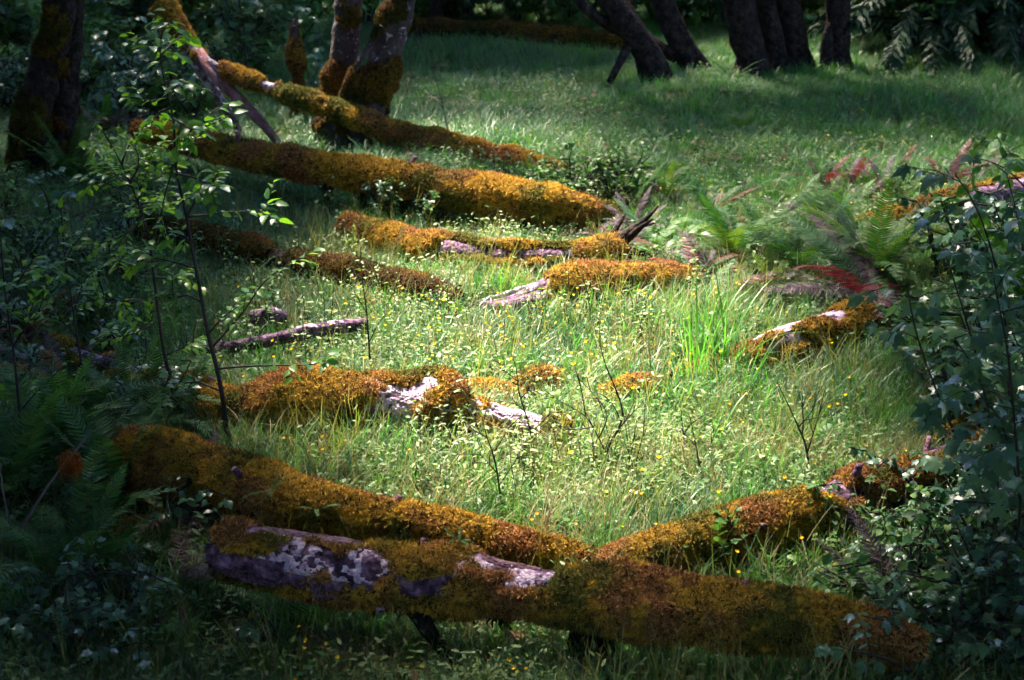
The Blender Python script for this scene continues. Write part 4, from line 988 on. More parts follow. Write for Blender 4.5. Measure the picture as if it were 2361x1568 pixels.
# ------------------------------------------------------------------ saplings with drawn stems
def interp(pts, m=6):
    return catmull([tuple(p) for p in pts], .06)
def sapling(label, base, Y0, main, branches, leaf=.075, nleaf=.055, T=OV, mat=SAPL, r0=.016, seed=0, stemmat=STEM, cat_='sapling', name='sapling', depth=.5):
    """main / branches: pixel polylines; Y0 = distance; each branch drifts in depth so the plant is round"""
    rg = np.random.default_rng(seed); t = thing(name, label, cat_, base); o = np.array(base)
    st = []; P = []; D = []
    def line(px, y0, y1, r0_, r1_, leaves, first=0.0):
        w = [np.array(aty(x, y, y0 + (y1 - y0) * i / max(1, len(px) - 1))) for i, (x, y) in enumerate(px)]
        S = interp(w); n = len(S); st.append(tube(S - o, np.linspace(r0_, r1_, n), 7, .12, seed))
        L = np.concatenate([[0], np.cumsum(np.linalg.norm(np.diff(S, axis=0), axis=1))]); tot = L[-1]; s = first * tot; sd = 1
        while s < tot and leaves:
            i = min(np.searchsorted(L, s), n - 2); tn = S[i + 1] - S[i]; tn /= np.linalg.norm(tn) + 1e-9
            sv = np.cross(tn, [0, 0, 1.0]); sv /= np.linalg.norm(sv) + 1e-9
            a = rg.uniform(0, 6.28) if abs(tn[2]) > .7 else (0 if sd > 0 else math.pi)
            if abs(tn[2]) > .7: out = np.array([math.cos(a), math.sin(a), rg.uniform(-.2, .3)])
            else: out = sv * sd + tn * .7 + np.array([0, 0, rg.uniform(-.3, .25)])
            sd = -sd; P.append(S[i] - o + out * .012); D.append(out); s += nleaf * rg.uniform(.6, 1.4)
        if leaves: P.append(S[-1] - o); D.append(S[-1] - S[-3])
        return S
    M = line(main, Y0, Y0, r0, r0 * .2, True, .62)
    for k, br in enumerate(branches):
        dy = rg.uniform(-depth, depth); S = line(br, Y0, Y0 + dy, r0 * .45, r0 * .12, True, .3)
        for _ in range(3):
            i = rg.integers(len(S) // 3, len(S) - 1); p = S[i]; d = S[i] - S[i - 1]; d = d / (np.linalg.norm(d) + 1e-9) + rg.normal(0, .6, 3); d /= np.linalg.norm(d); L = rg.uniform(.1, .25)
            pp = [p, p + d * L * .5 + [0, 0, .01], p + d * L + [0, 0, -.01]]
            st.append(tube(np.array(pp) - o, [.003, .0025, .001], 5))
            for q in range(int(L / nleaf) + 2):
                f = (q + .5) / (int(L / nleaf) + 2); x = p + d * L * f; sv = np.cross(d, [0, 0, 1.0]); P.append(x - o); D.append(sv * (1 if q % 2 else -1) + d * .6)
    P = np.array(P); D = np.array(D); U = rg.normal(0, .35, P.shape); U[:, 2] += 1
    obj('stem', tmesh('stem', st, stemmat), t)
    V, F = place(T, *frames(P, D, U, leaf * rg.uniform(.6, 1.25, len(P)))); obj('leaves', mesh('leaves', V, F, mat), t)
    return t
def gY(px, py): return G(px, py).y
Y = gY(522, 1035)
sapling('tall slender sapling with sunlit toothed leaves, its top reaching highest at the left', G(522, 1035), Y,
        [(522, 1040), (515, 930), (500, 850), (480, 770), (465, 690), (450, 610), (430, 500), (405, 380), (400, 280), (375, 170), (365, 60)],
        [[(500, 850), (560, 845), (650, 842), (730, 838), (765, 820)], [(490, 800), (560, 720), (610, 650), (680, 600), (720, 580)], [(432, 500), (480, 495), (540, 488), (600, 490), (622, 492)],
         [(410, 420), (440, 350), (455, 300), (500, 250), (545, 238)], [(400, 330), (440, 300), (480, 290), (540, 262)], [(405, 400), (450, 410), (480, 425), (510, 430)], [(430, 500), (460, 450), (490, 420), (505, 395)],
         [(385, 220), (350, 235), (318, 225), (290, 210)], [(370, 120), (340, 95), (310, 80)], [(370, 130), (395, 100), (415, 85)], [(370, 90), (380, 60), (400, 50)], [(378, 190), (405, 185), (430, 195)], [(390, 250), (360, 265), (345, 300)],
         [(455, 620), (420, 610), (380, 600), (330, 590)], [(470, 700), (430, 680), (400, 690), (350, 670)], [(395, 270), (425, 290), (450, 300)], [(450, 560), (410, 545), (380, 560)],
         [(505, 900), (450, 880), (400, 890), (340, 900)], [(480, 770), (510, 735), (560, 700)]], leaf=.082, nleaf=.056, r0=.018, seed=1)
Y = gY(404, 985)
sapling('bushy sapling left of the tall one, its stems forking into small crowded leaves', G(404, 985), Y,
        [(404, 990), (398, 900), (380, 820), (365, 720), (355, 640), (345, 560), (320, 470), (290, 400), (260, 340), (235, 300)],
        [[(320, 470), (280, 440), (230, 420), (190, 450)], [(330, 500), (290, 540), (240, 560), (200, 560)], [(300, 420), (320, 380), (310, 330)], [(345, 560), (370, 500), (380, 450), (395, 400), (400, 370)],
         [(345, 540), (320, 480), (330, 420), (360, 390)], [(300, 430), (260, 400), (235, 370)], [(280, 380), (300, 330), (330, 300)], [(260, 340), (235, 330), (220, 360)], [(355, 640), (400, 640), (440, 620)],
         [(360, 700), (310, 690), (250, 700), (210, 680)], [(350, 600), (300, 610), (270, 590)], [(380, 820), (430, 800), (470, 800)], [(370, 740), (330, 760), (280, 780)], [(290, 400), (330, 380), (350, 360)], [(325, 480), (360, 470), (385, 480)]],
        leaf=.066, nleaf=.034, r0=.016, seed=2)
Y = gY(195, 950)
sapling('thin dark sapling near the left edge with sparse leaves', G(195, 950), Y, [(195, 955), (190, 850), (175, 760), (165, 690), (150, 600), (145, 540), (140, 480)],
        [[(170, 720), (200, 640), (240, 610)], [(160, 650), (120, 620), (90, 640)], [(150, 600), (175, 560), (200, 530)], [(190, 800), (240, 770), (270, 740)], [(180, 780), (140, 740), (100, 730)]], leaf=.065, nleaf=.05, r0=.012, seed=3)
Y = gY(60, 1120)
sapling('dark stem rising along the left edge out of the ferns', G(60, 1120), Y, [(60, 1130), (45, 950), (30, 800), (15, 700), (5, 600), (0, 520)], [[(30, 800), (70, 740), (110, 700)], [(15, 700), (50, 640), (80, 590)], [(45, 950), (90, 900), (130, 880)], [(20, 730), (-20, 690), (-40, 650)], [(50, 1000), (20, 950), (0, 930)]],
        leaf=.07, nleaf=.05, r0=.014, seed=4)
# young shoots with drawn stems in the meadow centre
for k, (lab, bx, by, main, br, lf, mt) in enumerate((
    ('twiggy near-leafless shrub forking from a mossy foot in the middle of the meadow', 1400, 1105, [(1400, 1108), (1400, 1060), (1402, 1030), (1425, 990), (1435, 960), (1420, 900), (1395, 840), (1380, 780)],
     [[(1400, 1050), (1380, 1010), (1350, 960), (1300, 930), (1255, 900)], [(1380, 1010), (1400, 960), (1360, 900), (1320, 860)], [(1425, 990), (1460, 950), (1490, 920)], [(1350, 960), (1340, 900), (1330, 850)], [(1365, 985), (1320, 990), (1270, 975)], [(1430, 970), (1410, 930), (1375, 915)]], .03, PALE),
    ('dark leafless forked twig standing at the right of the meadow', 1860, 1120, [(1860, 1120), (1862, 1060), (1855, 1020), (1840, 985), (1815, 930), (1790, 880)], [[(1862, 1040), (1880, 980), (1895, 930)], [(1850, 1000), (1850, 940), (1840, 900)], [(1840, 985), (1870, 950), (1885, 915)]], .028, PALE),
    ('slim upright stem with few leaves above the left part of the middle log', 855, 860, [(855, 865), (850, 790), (845, 720), (835, 640), (830, 560)], [[(850, 790), (870, 750), (890, 720)], [(845, 720), (820, 680), (810, 650)], [(840, 680), (860, 640), (875, 600)], [(832, 600), (812, 580), (800, 560)]], .05, PALE),
    ('leafy pale shoot rising past the lichen end of the middle log', 1235, 1060, [(1235, 1065), (1225, 1000), (1210, 950), (1195, 900), (1190, 850), (1180, 820)], [[(1225, 1000), (1260, 960), (1280, 940)], [(1210, 950), (1180, 920), (1150, 900)], [(1200, 920), (1230, 880), (1240, 850)], [(1195, 880), (1170, 860), (1160, 830)]], .05, PALE),
    ('leafy pale shoot between the middle log and the second mossy log', 1160, 1190, [(1160, 1195), (1150, 1120), (1140, 1060), (1120, 1000), (1110, 960)], [[(1150, 1120), (1190, 1060), (1220, 1020)], [(1145, 1090), (1110, 1050), (1080, 1020)], [(1140, 1040), (1165, 1000), (1180, 975)], [(1125, 1010), (1090, 990), (1075, 975)]], .052, PALE),
    ('short dark brown dead stalk standing in the grass right of the centre', 1575, 1060, [(1575, 1065), (1578, 1020), (1572, 980), (1570, 945)], [[(1576, 1000), (1590, 980), (1600, 970)]], .025, PALE),
    ('slim shoot right of the mossy-footed shrub', 1620, 1120, [(1620, 1125), (1610, 1060), (1600, 1010), (1590, 960)], [[(1612, 1070), (1640, 1020), (1650, 990)], [(1605, 1030), (1580, 1000), (1570, 980)]], .04, PALE),
    ('leafy seedling tree in the shade in front of the golden log, left one', 1620, 1330, [(1620, 1335), (1625, 1290), (1615, 1260), (1600, 1245)], [[(1625, 1300), (1600, 1310), (1580, 1300)], [(1622, 1285), (1650, 1275), (1660, 1262)], [(1618, 1270), (1595, 1268), (1585, 1260)]], .06, HERB),
    ('leafy seedling tree in the shade in front of the golden log, right one', 1730, 1330, [(1730, 1340), (1725, 1290), (1715, 1250), (1710, 1220), (1705, 1195)], [[(1725, 1300), (1760, 1270), (1770, 1250)], [(1722, 1280), (1690, 1260), (1675, 1245)], [(1715, 1250), (1745, 1230), (1755, 1215)], [(1712, 1230), (1685, 1215), (1678, 1200)]], .06, HERB),
    ('dead wiry sapling arching above the leaning log in front of the far meadow', 1045, 345, [(1045, 350), (1030, 290), (1015, 220), (995, 160), (975, 110), (962, 70)], [[(1030, 290), (1060, 250), (1110, 240), (1165, 228)], [(1020, 240), (1000, 225), (985, 220)], [(1035, 300), (1000, 290), (980, 300)], [(995, 160), (1010, 140), (1015, 120)]], .02, PALE),
    ('thin leafless branchlet lying over the far meadow grass', 975, 300, [(975, 305), (1000, 285), (1040, 265), (1100, 245), (1160, 235)], [[(1040, 265), (1060, 255), (1070, 240)]], .02, PALE))):
    Y = gY(bx, by); sapling(lab, G(bx, by), Y, main, br, lf * 1.0, .06 if lf > .035 else .2, OVN if mt is PALE else OVW, mt, .009 if lf > .035 else .011, 20 + k, STEM if k not in (9, 10) else TWIG, 'shrub', 'young_shoot' if lf > .035 else 'twiggy_shrub', depth=.2)

# small leafy shoots scattered in the meadow, several meshes shared
def shoot_mesh(seed, h=.5, nl=26, T=OVN, size=.05, mat=PALE, stems=3):
    rg = np.random.default_rng(seed); st = []; P = []; D = []
    for _ in range(stems):
        a = rg.uniform(0, 6.28); ln = rg.uniform(.05, .3) * h; hh = h * rg.uniform(.6, 1.1); pts = [np.array([0, 0, -.02])]
        for t in (.3, .6, 1): pts.append(np.array([math.cos(a) * ln * t + rg.normal(0, .012), math.sin(a) * ln * t + rg.normal(0, .012), hh * t]))
        st.append(tube(pts, [.004, .0035, .003, .0015], 5)); pts = np.array(pts)
        for k in range(nl // stems):
            f = rg.uniform(.25, 1) * 3; i = min(int(f), 2); p = pts[i] * (1 - f + i) + pts[i + 1] * (f - i); b = rg.uniform(0, 6.28)
            P.append(p); D.append([math.cos(b), math.sin(b), rg.uniform(-.1, .8)])
    P, D = np.array(P), np.array(D); U = rg.normal(0, .3, P.shape); U[:, 2] += 1
    return tmesh('stem', st, STEM), mesh('leaves', *place(T, *frames(P, D, U, size * rg.uniform(.6, 1.2, len(P)))), mat)
SH = [shoot_mesh(1), shoot_mesh(2, .6, 30), shoot_mesh(3, .4, 24, OV, .045, PALE), shoot_mesh(4, .45, 30, OVW, .05, HERB), shoot_mesh(5, .35, 22, LOB, .06, HERB, 4), shoot_mesh(6, .6, 36, OV, .05, HERB, 3)]
zones = [ # label, x0,x1,y0,y1,count, kinds
    ('slender pale-leaved shoot standing in the brightest grass in the middle', 880, 1500, 690, 870, 40, (0, 1, 2)),
    ('pale-leaved shoot in the grass right behind the second mossy log', 960, 1500, 1000, 1190, 34, (0, 1, 2)),
    ('leafy shoot growing in front of the long rust-orange log', 740, 1300, 500, 545, 16, (3, 1, 5)),
    ('leafy shoot in the half-shade among the sapling stems', 420, 860, 600, 860, 36, (3, 0, 5, 1)),
    ('dim leafy shoot in the shade left of the bushy sapling', 60, 400, 540, 900, 20, (3, 5, 4)),
    ('leafy shoot in the grass between the right ferns and the tall sedge', 1500, 1800, 640, 860, 16, (2, 3)),
    ('leafy shoot in the shaded hollow below the golden log', 1760, 2150, 1250, 1380, 16, (4, 3, 5)),
    ('shoot growing between the long log and the leaning log', 1060, 1330, 395, 430, 9, (2, 3, 5))]
for lab, x0, x1, y0, y1, n, kinds in zones:
    for _ in range(n):
        p = G(random.uniform(x0, x1), random.uniform(y0, y1)); k = random.choice(kinds)
        t = thing('leafy_shoot', lab, 'shoot', p, random.uniform(0, 6.28), lab.split(' growing')[0] if False else 'shoots: ' + lab); s = random.uniform(.6, 1.1); t.scale = (s,) * 3
        obj('stem', SH[k][0], t); obj('leaves', SH[k][1], t)

# ------------------------------------------------------------------ bramble on the right, low plants left
def bramble(label, base, canes, leaf, seed, mat=BERRY, T=LOB, spread=.3, nleaf=.05, cat_='bramble', r0=.011, depth=.5):
    rg = np.random.default_rng(seed); t = thing('bramble', label, cat_, base); o = np.array(base); st = []; P = []; D = []
    for c in canes:
        w = [np.array(aty(x, y, base.y + dy)) for x, y, dy in c]; S = interp(w); n = len(S); st.append(tube(S - o, np.linspace(r0, r0 * .3, n), 7, .1))
        for i in range(n // 7, n, 2):
            d = rg.normal(0, 1, 3); d[2] = d[2] * .5 - .05; d /= np.linalg.norm(d); L = rg.uniform(.08, spread)
            e = S[i] + d * L; st.append(tube(np.array([S[i], S[i] + d * L * .5 + [0, 0, .02], e]) - o, [.003, .0025, .0015], 4))
            for q in range(max(2, int(L / nleaf))):
                f = (q + 1) / max(2, int(L / nleaf)); x = S[i] + d * L * f
                for s in (-1, 1, 0):
                    if s == 0 and f < .99: continue
                    sv = np.cross(d, [0, 0, 1.0]) * s + d * (.5 if s else 1); P.append(x - o); D.append(sv + rg.normal(0, .25, 3) + [0, 0, -.25])
    P, D = np.array(P), np.array(D); U = rg.normal(0, .4, P.shape); U[:, 2] += 1; U[:, 1] -= .25
    obj('canes', tmesh('canes', st, STEM), t); V, F = place(T, *frames(P, D, U, leaf * rg.uniform(.55, 1.3, len(P)))); obj('leaves', mesh('leaves', V, F, mat), t)
    return t
bramble('tall bramble with toothed lobed leaves filling the right edge', G(2280, 1330), [
    [(2280, 1340, 0), (2250, 1150, .0), (2200, 1000, -.1), (2150, 880, -.1), (2110, 760, -.2), (2090, 660, -.3)], [(2290, 1340, 0), (2290, 1100, .2), (2270, 900, .2), (2230, 750, .2), (2190, 620, .1), (2170, 560, 0)],
    [(2300, 1340, 0), (2330, 1100, .1), (2330, 900, .1), (2310, 700, .1), (2280, 560, 0), (2240, 460, -.1), (2200, 400, -.2)], [(2310, 1340, 0), (2370, 1100, .2), (2380, 800, .2), (2360, 600, .2), (2340, 480, .1), (2320, 400, .1)],
    [(2320, 1340, 0), (2400, 1200, -.1), (2400, 1000, -.2), (2370, 850, -.3), (2330, 760, -.3)],
    [(2290, 1340, 0), (2300, 1150, -.3), (2290, 1000, -.4), (2250, 860, -.5), (2200, 780, -.6)], [(2300, 1340, 0), (2350, 1200, -.3), (2330, 1050, -.5), (2300, 960, -.6), (2250, 900, -.7)], [(2300, 1340, 0), (2350, 1200, -.6), (2340, 1000, -.9), (2320, 800, -1.0), (2290, 640, -1.1)], [(2300, 1340, 0), (2330, 1000, .8), (2300, 700, .9), (2270, 560, .9), (2230, 500, .9)]], .10, 1, spread=.36, nleaf=.07)
bramble('arching bramble spray with sunlit pale leaves at the upper right edge', G(2420, 900), [
    [(2440, 900, 0), (2430, 700, 0), (2400, 520, -.1), (2360, 430, -.2), (2300, 380, -.3), (2230, 360, -.4)], [(2440, 900, 0), (2400, 700, .1), (2360, 600, .1), (2300, 520, 0), (2250, 480, -.1)], [(2440, 900, 0), (2420, 600, .2), (2390, 450, .2), (2350, 370, .1)]], .12, 2, mat=SAPL, T=OV, spread=.25)
bramble('low bramble leaves in the shade below the right-hand thicket', G(2120, 1400), [
    [(2120, 1410, 0), (2080, 1340, 0), (2030, 1290, -.1), (1990, 1250, -.1)], [(2130, 1410, 0), (2150, 1320, .1), (2130, 1230, .1), (2100, 1180, .1)], [(2140, 1410, 0), (2200, 1340, 0), (2240, 1260, 0)], [(2140, 1410, 0), (2100, 1370, -.2), (2020, 1350, -.3), (1950, 1330, -.3)],
    [(2150, 1410, 0), (2230, 1380, -.2), (2300, 1360, -.2)]], .055, 3, spread=.25)
bramble('dark bramble in the bottom right corner', G(2330, 1560), [[(2330, 1560, 0), (2300, 1450, 0), (2250, 1380, -.1)], [(2330, 1560, 0), (2350, 1430, .1), (2340, 1320, .1)], [(2330, 1560, 0), (2250, 1480, -.1), (2190, 1440, -.1)], [(2340, 1560, 0), (2390, 1400, .1), (2400, 1250, .1)]], .08, 4, spread=.3)
bramble('trailing bramble leaves over the left end of the foreground log', G(440, 1250), [[(380, 1230, .1), (430, 1150, .0), (480, 1130, -.1), (540, 1150, -.2)], [(440, 1250, 0), (520, 1200, -.3), (570, 1240, -.4), (600, 1300, -.4)], [(400, 1240, 0), (390, 1160, .0), (400, 1110, 0), (440, 1100, 0)]], .055, 5, T=OVW, spread=.14)
bramble('bramble leaves in the bottom left corner', G(150, 1560), [[(150, 1560, 0), (120, 1480, 0), (60, 1430, -.1)], [(150, 1560, 0), (200, 1450, .1), (250, 1400, .1)], [(150, 1560, 0), (230, 1510, -.1), (320, 1480, -.2)], [(150, 1570, 0), (80, 1540, -.2), (0, 1520, -.2)], [(160, 1560, 0), (170, 1440, .1), (150, 1350, .2)]], .07, 6, spread=.28)
bramble('bramble leaves beneath the foreground log at the bottom left', G(620, 1540), [[(620, 1540, 0), (580, 1480, 0), (540, 1440, 0)], [(620, 1540, 0), (640, 1470, .1), (620, 1430, .1)], [(620, 1540, 0), (560, 1520, -.1), (480, 1510, -.2)], [(620, 1540, 0), (680, 1500, 0)]], .055, 7, T=OVW, spread=.22)
bramble('dim broad-leaved bramble at the left edge, half way down', G(60, 620), [[(60, 620, 0), (40, 540, 0), (20, 500, 0)], [(60, 620, 0), (90, 540, .1), (110, 490, .1)], [(60, 620, 0), (20, 590, -.1), (-20, 580, -.1)]], .09, 8, T=OVW, spread=.3)
bramble('leafy undergrowth plant in front of the left mossy tree', G(120, 520), [[(120, 520, 0), (100, 440, 0), (60, 400, 0)], [(120, 520, 0), (150, 440, .1), (190, 420, .1)], [(120, 520, 0), (220, 480, -.1)]], .09, 9, T=OVW, spread=.35)
bramble('leafy twigs hanging in front of the left mossy tree', G(250, 300), [[(250, 320, 0), (250, 200, 0), (240, 100, 0), (270, 20, 0)], [(250, 320, 0), (300, 200, .1), (360, 100, .1), (380, 30, .1)], [(250, 320, 0), (200, 180, .1), (190, 90, .1)]], .11, 10, T=OVW, spread=.4)
bramble('leafy twigs around the foot of the twin maple', G(720, 220), [[(720, 230, 0), (700, 120, 0), (690, 60, 0), (720, 10, 0)], [(720, 230, 0), (740, 110, 0), (760, 40, 0)]], .1, 11, T=OVW, spread=.4)
for lab, x0, x1, y0, y1, n, kd, sc_ in (
    ('low dark leafy clump in the shade among the left-hand ferns', 0, 420, 980, 1540, 12, ('low', 'low2', 'bramble'), (.6, 1.0)),
    ('low dark leafy clump in the shade left of the sapling stems', 0, 330, 480, 900, 22, ('low', 'low2', 'low'), (.7, 1.15)),
    ('shaded leafy clump at the foot of the far left bank', 0, 640, 200, 300, 16, ('low', 'low2'), (1.3, 2.2)),
    ('dark leafy clump added to make the right end of the foreground log fade into darkness', 2040, 2340, 1470, 1590, 14, ('low', 'low2', 'bramble'), (.8, 1.3)),  # added cover standing in for the darkness at the log's end
    ('low leafy clump in the dark hollow under the right-hand bramble', 1900, 2340, 1180, 1400, 16, ('low', 'low2', 'bramble'), (.7, 1.1)),
    ('leafy clump on the right-hand ground behind the bramble', 2110, 2380, 560, 1120, 13, ('low2', 'bramble', 'low'), (1.0, 1.9)),
    ('leafy clump around the hidden right end of the long log', 1260, 1440, 430, 540, 9, ('low', 'pale'), (.9, 1.3)),
    ('leafy clump below the long log', 760, 1250, 500, 540, 8, ('low', 'low2'), (.8, 1.1))):
    for _ in range(n):
        bush('leafy_clump', lab, G(random.uniform(x0, x1), random.uniform(y0, y1)), random.choice(kd), random.uniform(*sc_), 'plant', 'clumps: ' + lab)
bramble('dark bramble added over the right end of the foreground log so it fades into darkness', G(2130, 1590), [[(2130, 1590, 0), (2110, 1500, -.1), (2060, 1440, -.2), (1990, 1420, -.3)], [(2130, 1590, 0), (2150, 1480, .0), (2130, 1400, -.1)], [(2140, 1590, 0), (2090, 1540, -.3), (2010, 1510, -.5), (1960, 1500, -.5)], [(2140, 1590, 0), (2200, 1500, 0), (2230, 1430, 0)]], .07, 12, spread=.26)  # added foliage in place of the log's fade into shade
# dead stick with a moss tassel, left
stk = thing('mossy_stick', 'dead forked stick with a tassel of orange moss at its tip, lower left', 'stick', G(40, 1330)); Y = G(40, 1330).y
L_ = lambda pts: [np.array(aty(x, y, Y)) - np.array(stk.location) for x, y in pts]
obj('stem', tmesh('stem', [tube(L_([(25, 1340), (30, 1240), (60, 1200), (110, 1120), (155, 1060), (190, 1020), (200, 1005)]), [.011, .01, .009, .008, .008, .006, .004], 7, .2), tube(L_([(30, 1240), (10, 1150), (0, 1080)]), [.008, .006, .004], 6, .2)], TWIG), stk)
tt_ = []
rg = np.random.default_rng(2); c_ = L_([(160, 1055)])[0]
for k in range(160):
    d = rg.normal(0, 1, 3); d /= np.linalg.norm(d); p = c_ + d * [.05, .04, .05] * rg.random(); tt_.append(tube([p, p + d * .02 + [0, 0, -.01], p + d * .03 + [0, 0, -rg.uniform(.03, .13)]], [.004, .003, .001], 4))
obj('moss', tmesh('moss', tt_, FERNO), stk)
bs = Log('bare_stick', 'bare pinkish stick lying at an angle among the leaves at the bottom left', [(300, 1500, .08, .008), (330, 1475, .12, .011), (360, 1440, .16, .012), (385, 1415, .2, .007)], category='stick', seed=5, seg=8, step=.05, bark=PINKW, avoid=False)
bs2 = Log('bare_stick', 'bare pale stick standing upright near the bottom left', [(425, 1490, .02, .009), (420, 1450, .1, .009), (415, 1400, .22, .006)], category='stick', seed=6, seg=8, step=.05, bark=PINKW, avoid=False)
bs3 = Log('bare_stick', 'bare straight dead cane lying level under the right-hand bramble', [(2180, 1385, .15, .014), (2260, 1388, .16, .014), (2350, 1392, .17, .014), (2420, 1396, .17, .012)], category='stick', seed=7, seg=8, step=.05, bark=TWIG, avoid=False)

# ------------------------------------------------------------------ tall sedge clumps
def sedge_mesh(seed, n=26, L=.55):
    r = random.Random(seed)
    return mesh('blades', *join([blade(L * r.uniform(.5, 1.2), .009 * r.uniform(.7, 1.3), r.uniform(.2, 1.6), r.uniform(0, 6.28), r.uniform(.03, .4), (r.gauss(0, .03), r.gauss(0, .03)), 7) for _ in range(n)]), LUSH)
SG = [sedge_mesh(1), sedge_mesh(2, 34), sedge_mesh(3, 20, .45)]
for k, (px, py, s, lab) in enumerate(((1600, 900, 1.7, 'tall bright sedge clump right of the meadow centre, the tallest'), (1660, 880, 1.6, 'tall sedge clump touching the left end of the lichened log'), (1560, 960, 1.2, 'sedge clump below and left of the tallest one'),
    (1720, 930, 1.2, 'sedge clump in the grass below the lichened log'), (950, 905, .7, 'bright sedge tuft just behind the middle log'), (1850, 1040, 1.1, 'lush sedge tuft beside the dark forked twig'), (1640, 1050, 1.1, 'lush sedge tuft right of the dead stalk'),
    (1100, 860, .7, 'upright bright sedge tuft in the brightest grass'), (900, 800, .75, 'bright sedge tuft left of the brightest grass'), (1010, 790, .7, 'bright sedge tuft behind the middle log, centre'), (1250, 1250, .7, 'straw-coloured grass tuft growing on the end of the second mossy log'),
    (730, 1450, .6, 'sedge tuft beneath the foreground log, left'), (830, 1440, .6, 'arching sedge tuft beneath the foreground log, right of another'), (770, 1490, .5, 'small arching sedge tuft near the bottom edge'), (1470, 700, .6, 'arching sedge tuft in front of the orange mossy hump'), (700, 1420, .5, 'upright sedge tuft behind the left underside of the foreground log'))):
    o = obj('sedge_clump', SG[k % 3], None, G(px, py), (0, 0, k * 1.3), s); tag(o, lab, 'sedge clump')
    if k == 10: o.material_slots[0].link = 'OBJECT'; o.material_slots[0].material = STRAW; o.location = Vector(l2.at(.90, -.2, 0)[0])

# ------------------------------------------------------------------ grass and ground cover
def tuft(seed, n, L, w, rad, mat, arc=(.2, 1.4), tilt=(.02, .5), seg=3):
    r = random.Random(seed)
    return mesh('tuft', *join([blade(L * r.uniform(.45, 1.2), w * r.uniform(.7, 1.3), r.uniform(*arc), r.uniform(0, 6.28), r.uniform(*tilt), (r.gauss(0, rad), r.gauss(0, rad)), seg) for _ in range(n)]), mat)
WISP = leaf_mat('seed_grass', [(0.12, 0.17, 0.06), (0.28, 0.27, 0.13)], 0.3, 0.6, 0.3)
GL = [tuft(s, 22, .20, .0055, .05, GRASS) for s in range(4)] + [tuft(s + 10, 18, .30, .006, .05, GRASS, (.4, 2.0)) for s in range(3)] + [tuft(20, 16, .26, .007, .04, LUSH), tuft(21, 12, .27, .004, .05, STRAW)]
GL += [tuft(30 + q, 7, .44, .0032, .05, WISP, (.1, .9), (.02, .25), 5) for q in range(2)]
grass_lib = lib('grass_tufts', GL)
def herb_mesh(seed, T, n, size, h, mat, rad=.07):
    rg = np.random.default_rng(seed); P = np.stack([rg.normal(0, rad, n), rg.normal(0, rad, n), rg.uniform(.2, 1, n) * h], -1); a = rg.uniform(0, 6.28, n)
    D = np.stack([np.cos(a), np.sin(a), rg.uniform(-.1, .35, n)], -1); U = rg.normal(0, .35, (n, 3)); U[:, 2] += 1
    return place(T, *frames(P, D, U, size * rg.uniform(.6, 1.3, n)))
HL = [mesh('herb', *herb_mesh(1, LOB, 22, .03, .13, HERB), HERB), mesh('herb', *herb_mesh(2, LOB, 26, .022, .1, HERB), HERB), mesh('herb', *herb_mesh(3, OV, 18, .022, .18, HERB), HERB),
      mesh('herb', *herb_mesh(4, OVN, 20, .028, .22, PALE), PALE), mesh('herb', *herb_mesh(5, LOB, 18, .026, .1, HERB), HERB), mesh('herb', *herb_mesh(6, OVN, 20, .03, .2, HERB), HERB)]
LITTER = leaf_mat('dead_leaves', [(0.05, 0.03, 0.018), (0.13, 0.075, 0.04), (0.22, 0.14, 0.08)], 0.1, 0.7, 0.2, nscale=6)
HL.append(mesh('herb', *herb_mesh(7, OVW, 7, .06, .05, LITTER, .16), LITTER))
herb_lib = lib('herb_clumps', HL)

def clear_of_logs(P, k=.75):
    ok = np.ones(len(P), bool)
    for pts, r in LOGPATHS:
        for q, rr in zip(pts, r):
            if q[2] - float(hgt(q[0], q[1])) < rr + .35 or len(pts) == 1:
                ok &= (P[:, 0] - q[0]) ** 2 + (P[:, 1] - q[1]) ** 2 > (max(rr * k, .13) if len(pts) > 1 else rr) ** 2
    return ok
def field(n, seed, y0=5.0, y1=40.0, bias=1.3):
    """points over the visible wedge of meadow; more per square metre near the camera"""
    rg = np.random.default_rng(seed); t = rg.random(n) ** bias; y = y0 + (y1 - y0) * t; hw = y * .40 + 1.3
    x = rg.uniform(-1, 1, n) * hw
    return np.stack([x, y, hgt(x, y)], -1), rg
P, rg = field(72000, 1); dens = fbm(P, .8, 9, 2); P = P[(rg.random(len(P)) < .25 + dens * 1.2)]; P = P[clear_of_logs(P)]
n = len(P); far = P[:, 1] > 17
idx = np.where(rg.random(n) < .70, rg.integers(0, 4, n), rg.integers(4, 7, n)); pt = vnoise(P, .9, 31)
idx = np.where((rg.random(n) < .30) & ((pt > .5) | (P[:, 0] > 1.2)), 7, idx); idx = np.where(rg.random(n) < np.where((abs(P[:, 0] - .3) < 2.5) & (P[:, 1] < 14), .18, .04), 8, idx)
idx = np.where((vnoise(P, 1.3, 77) > .74) & (P[:, 1] < 16) & (rg.random(n) < .28), 8, idx)
idx = np.where(rg.random(n) < np.where(P[:, 1] < 15, .12, .0), rg.integers(9, 11, n), idx)
sc = rg.uniform(.7, 1.25, n) * (.75 + .5 * vnoise(P, .6, 12)) * np.where(far, .85, 1.0)
scl = np.stack([sc * np.where(far, 1.5, 1.1), sc * np.where(far, 1.5, 1.1), sc], -1)
o = scatter('grass', P, np.stack([rg.normal(0, .12, n), rg.normal(0, .12, n), rg.uniform(0, 6.28, n)], -1), scl, idx, grass_lib)
tag(o, 'meadow grass covering the clearing floor', 'grass', kind='stuff')
P, rg = field(23000, 2, 5, 24, 1.2); dens = fbm(P, 1.1, 19, 2); P = P[(rg.random(len(P)) < np.clip((dens - .40) * 3.5, 0.05, 1))]; P = P[clear_of_logs(P)]
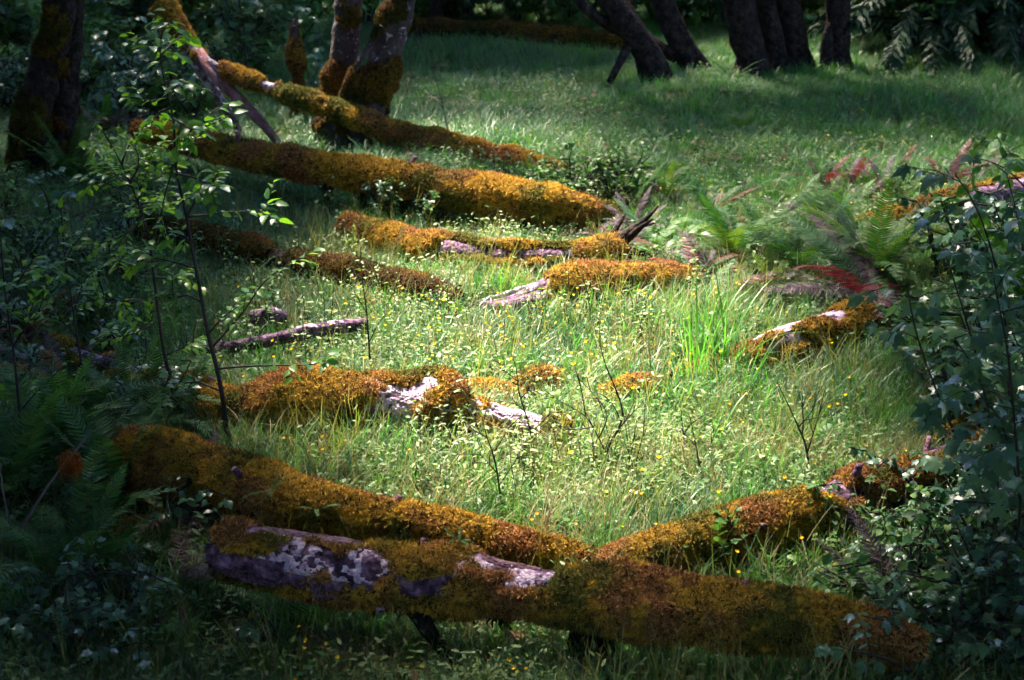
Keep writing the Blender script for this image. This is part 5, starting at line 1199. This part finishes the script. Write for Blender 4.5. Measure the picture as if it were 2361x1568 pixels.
n = len(P); idx = rg.integers(0, 6, n); idx = np.where((abs(P[:, 0] - .2) < 2.2) & (P[:, 1] < 14) & (rg.random(n) < .15), 3, idx); idx = np.where(rg.random(n) < .09, 6, idx)
sc = rg.uniform(.7, 1.4, n)
o = scatter('ground_cover', P, np.stack([rg.normal(0, .15, n), rg.normal(0, .15, n), rg.uniform(0, 6.28, n)], -1), np.stack([sc * 1.2, sc * 1.2, sc], -1), idx, herb_lib)
tag(o, 'low leafy herbs growing through the meadow grass', 'ground cover', kind='stuff')

# ------------------------------------------------------------------ buttercups
def petal():
    V = []; F = []
    for k in range(5):
        a = k / 5 * 6.283; c, s = math.cos(a), math.sin(a); n = len(V)
        for r, w, z in ((0.0015, .002, 0), (.006, .006, .002), (.011, .0065, .006), (.0145, .003, .009)):
            V += [(c * r - s * w, s * r + c * w, z), (c * r + s * w, s * r - c * w, z)]
        F += [(n + 2 * i, n + 2 * i + 1, n + 2 * i + 3, n + 2 * i + 2) for i in range(3)]
    return mesh('blossom', V, F, PETAL)
PET = petal(); STM = [tmesh('stem', [tube([(0, 0, 0), (.01, .0, h * .5), (0, 0, h)], [.0015, .0013, .001], 4)], GSTEM) for h in (.24, .32, .4)]
bz = [(860, 1500, 660, 860, 100), (1400, 2050, 620, 960, 50), (480, 900, 600, 880, 34), (1500, 2200, 250, 470, 50), (1200, 1700, 1000, 1230, 20), (1650, 2150, 960, 1150, 20), (560, 1000, 985, 1060, 8), (640, 1420, 1450, 1560, 14), (1650, 2000, 1250, 1330, 6), (980, 1400, 260, 360, 6)]
names = ['in the bright middle of the meadow', 'in the grass around the right-hand ferns', 'in the half-shade behind the sapling', 'in the far right meadow', 'in the grass behind the two foreground logs', 'in the lush grass at the right', 'just in front of the middle mossy log', 'in the shade beneath the foreground log', 'in the dark hollow by the bramble', 'in the dim far meadow']
for (x0, x1, y0, y1, n), where in zip(bz, names):
    for _ in range(int(n * .97)):
        if n == 100:
            px, py = min(max(random.gauss(1180, 190), x0), x1), random.uniform(y0, y1)
        else: px, py = random.uniform(x0, x1), random.uniform(y0, y1)
        k = random.randrange(3); h = (.24, .32, .4)[k]; s = random.uniform(.85, 1.15)
        p = atz(px, py, h * s); p.z = gz(p.x, p.y); o = obj('buttercup', STM[k], None, p, (random.gauss(0, .08), random.gauss(0, .08), random.uniform(0, 6)), s)
        tag(o, 'yellow buttercup ' + where, 'flower', 'buttercups ' + where)
        b_ = obj('blossom', PET, o, (0, 0, h), (random.gauss(.25, .3), random.gauss(0, .3), random.uniform(0, 6)), random.uniform(.6, 1.0))
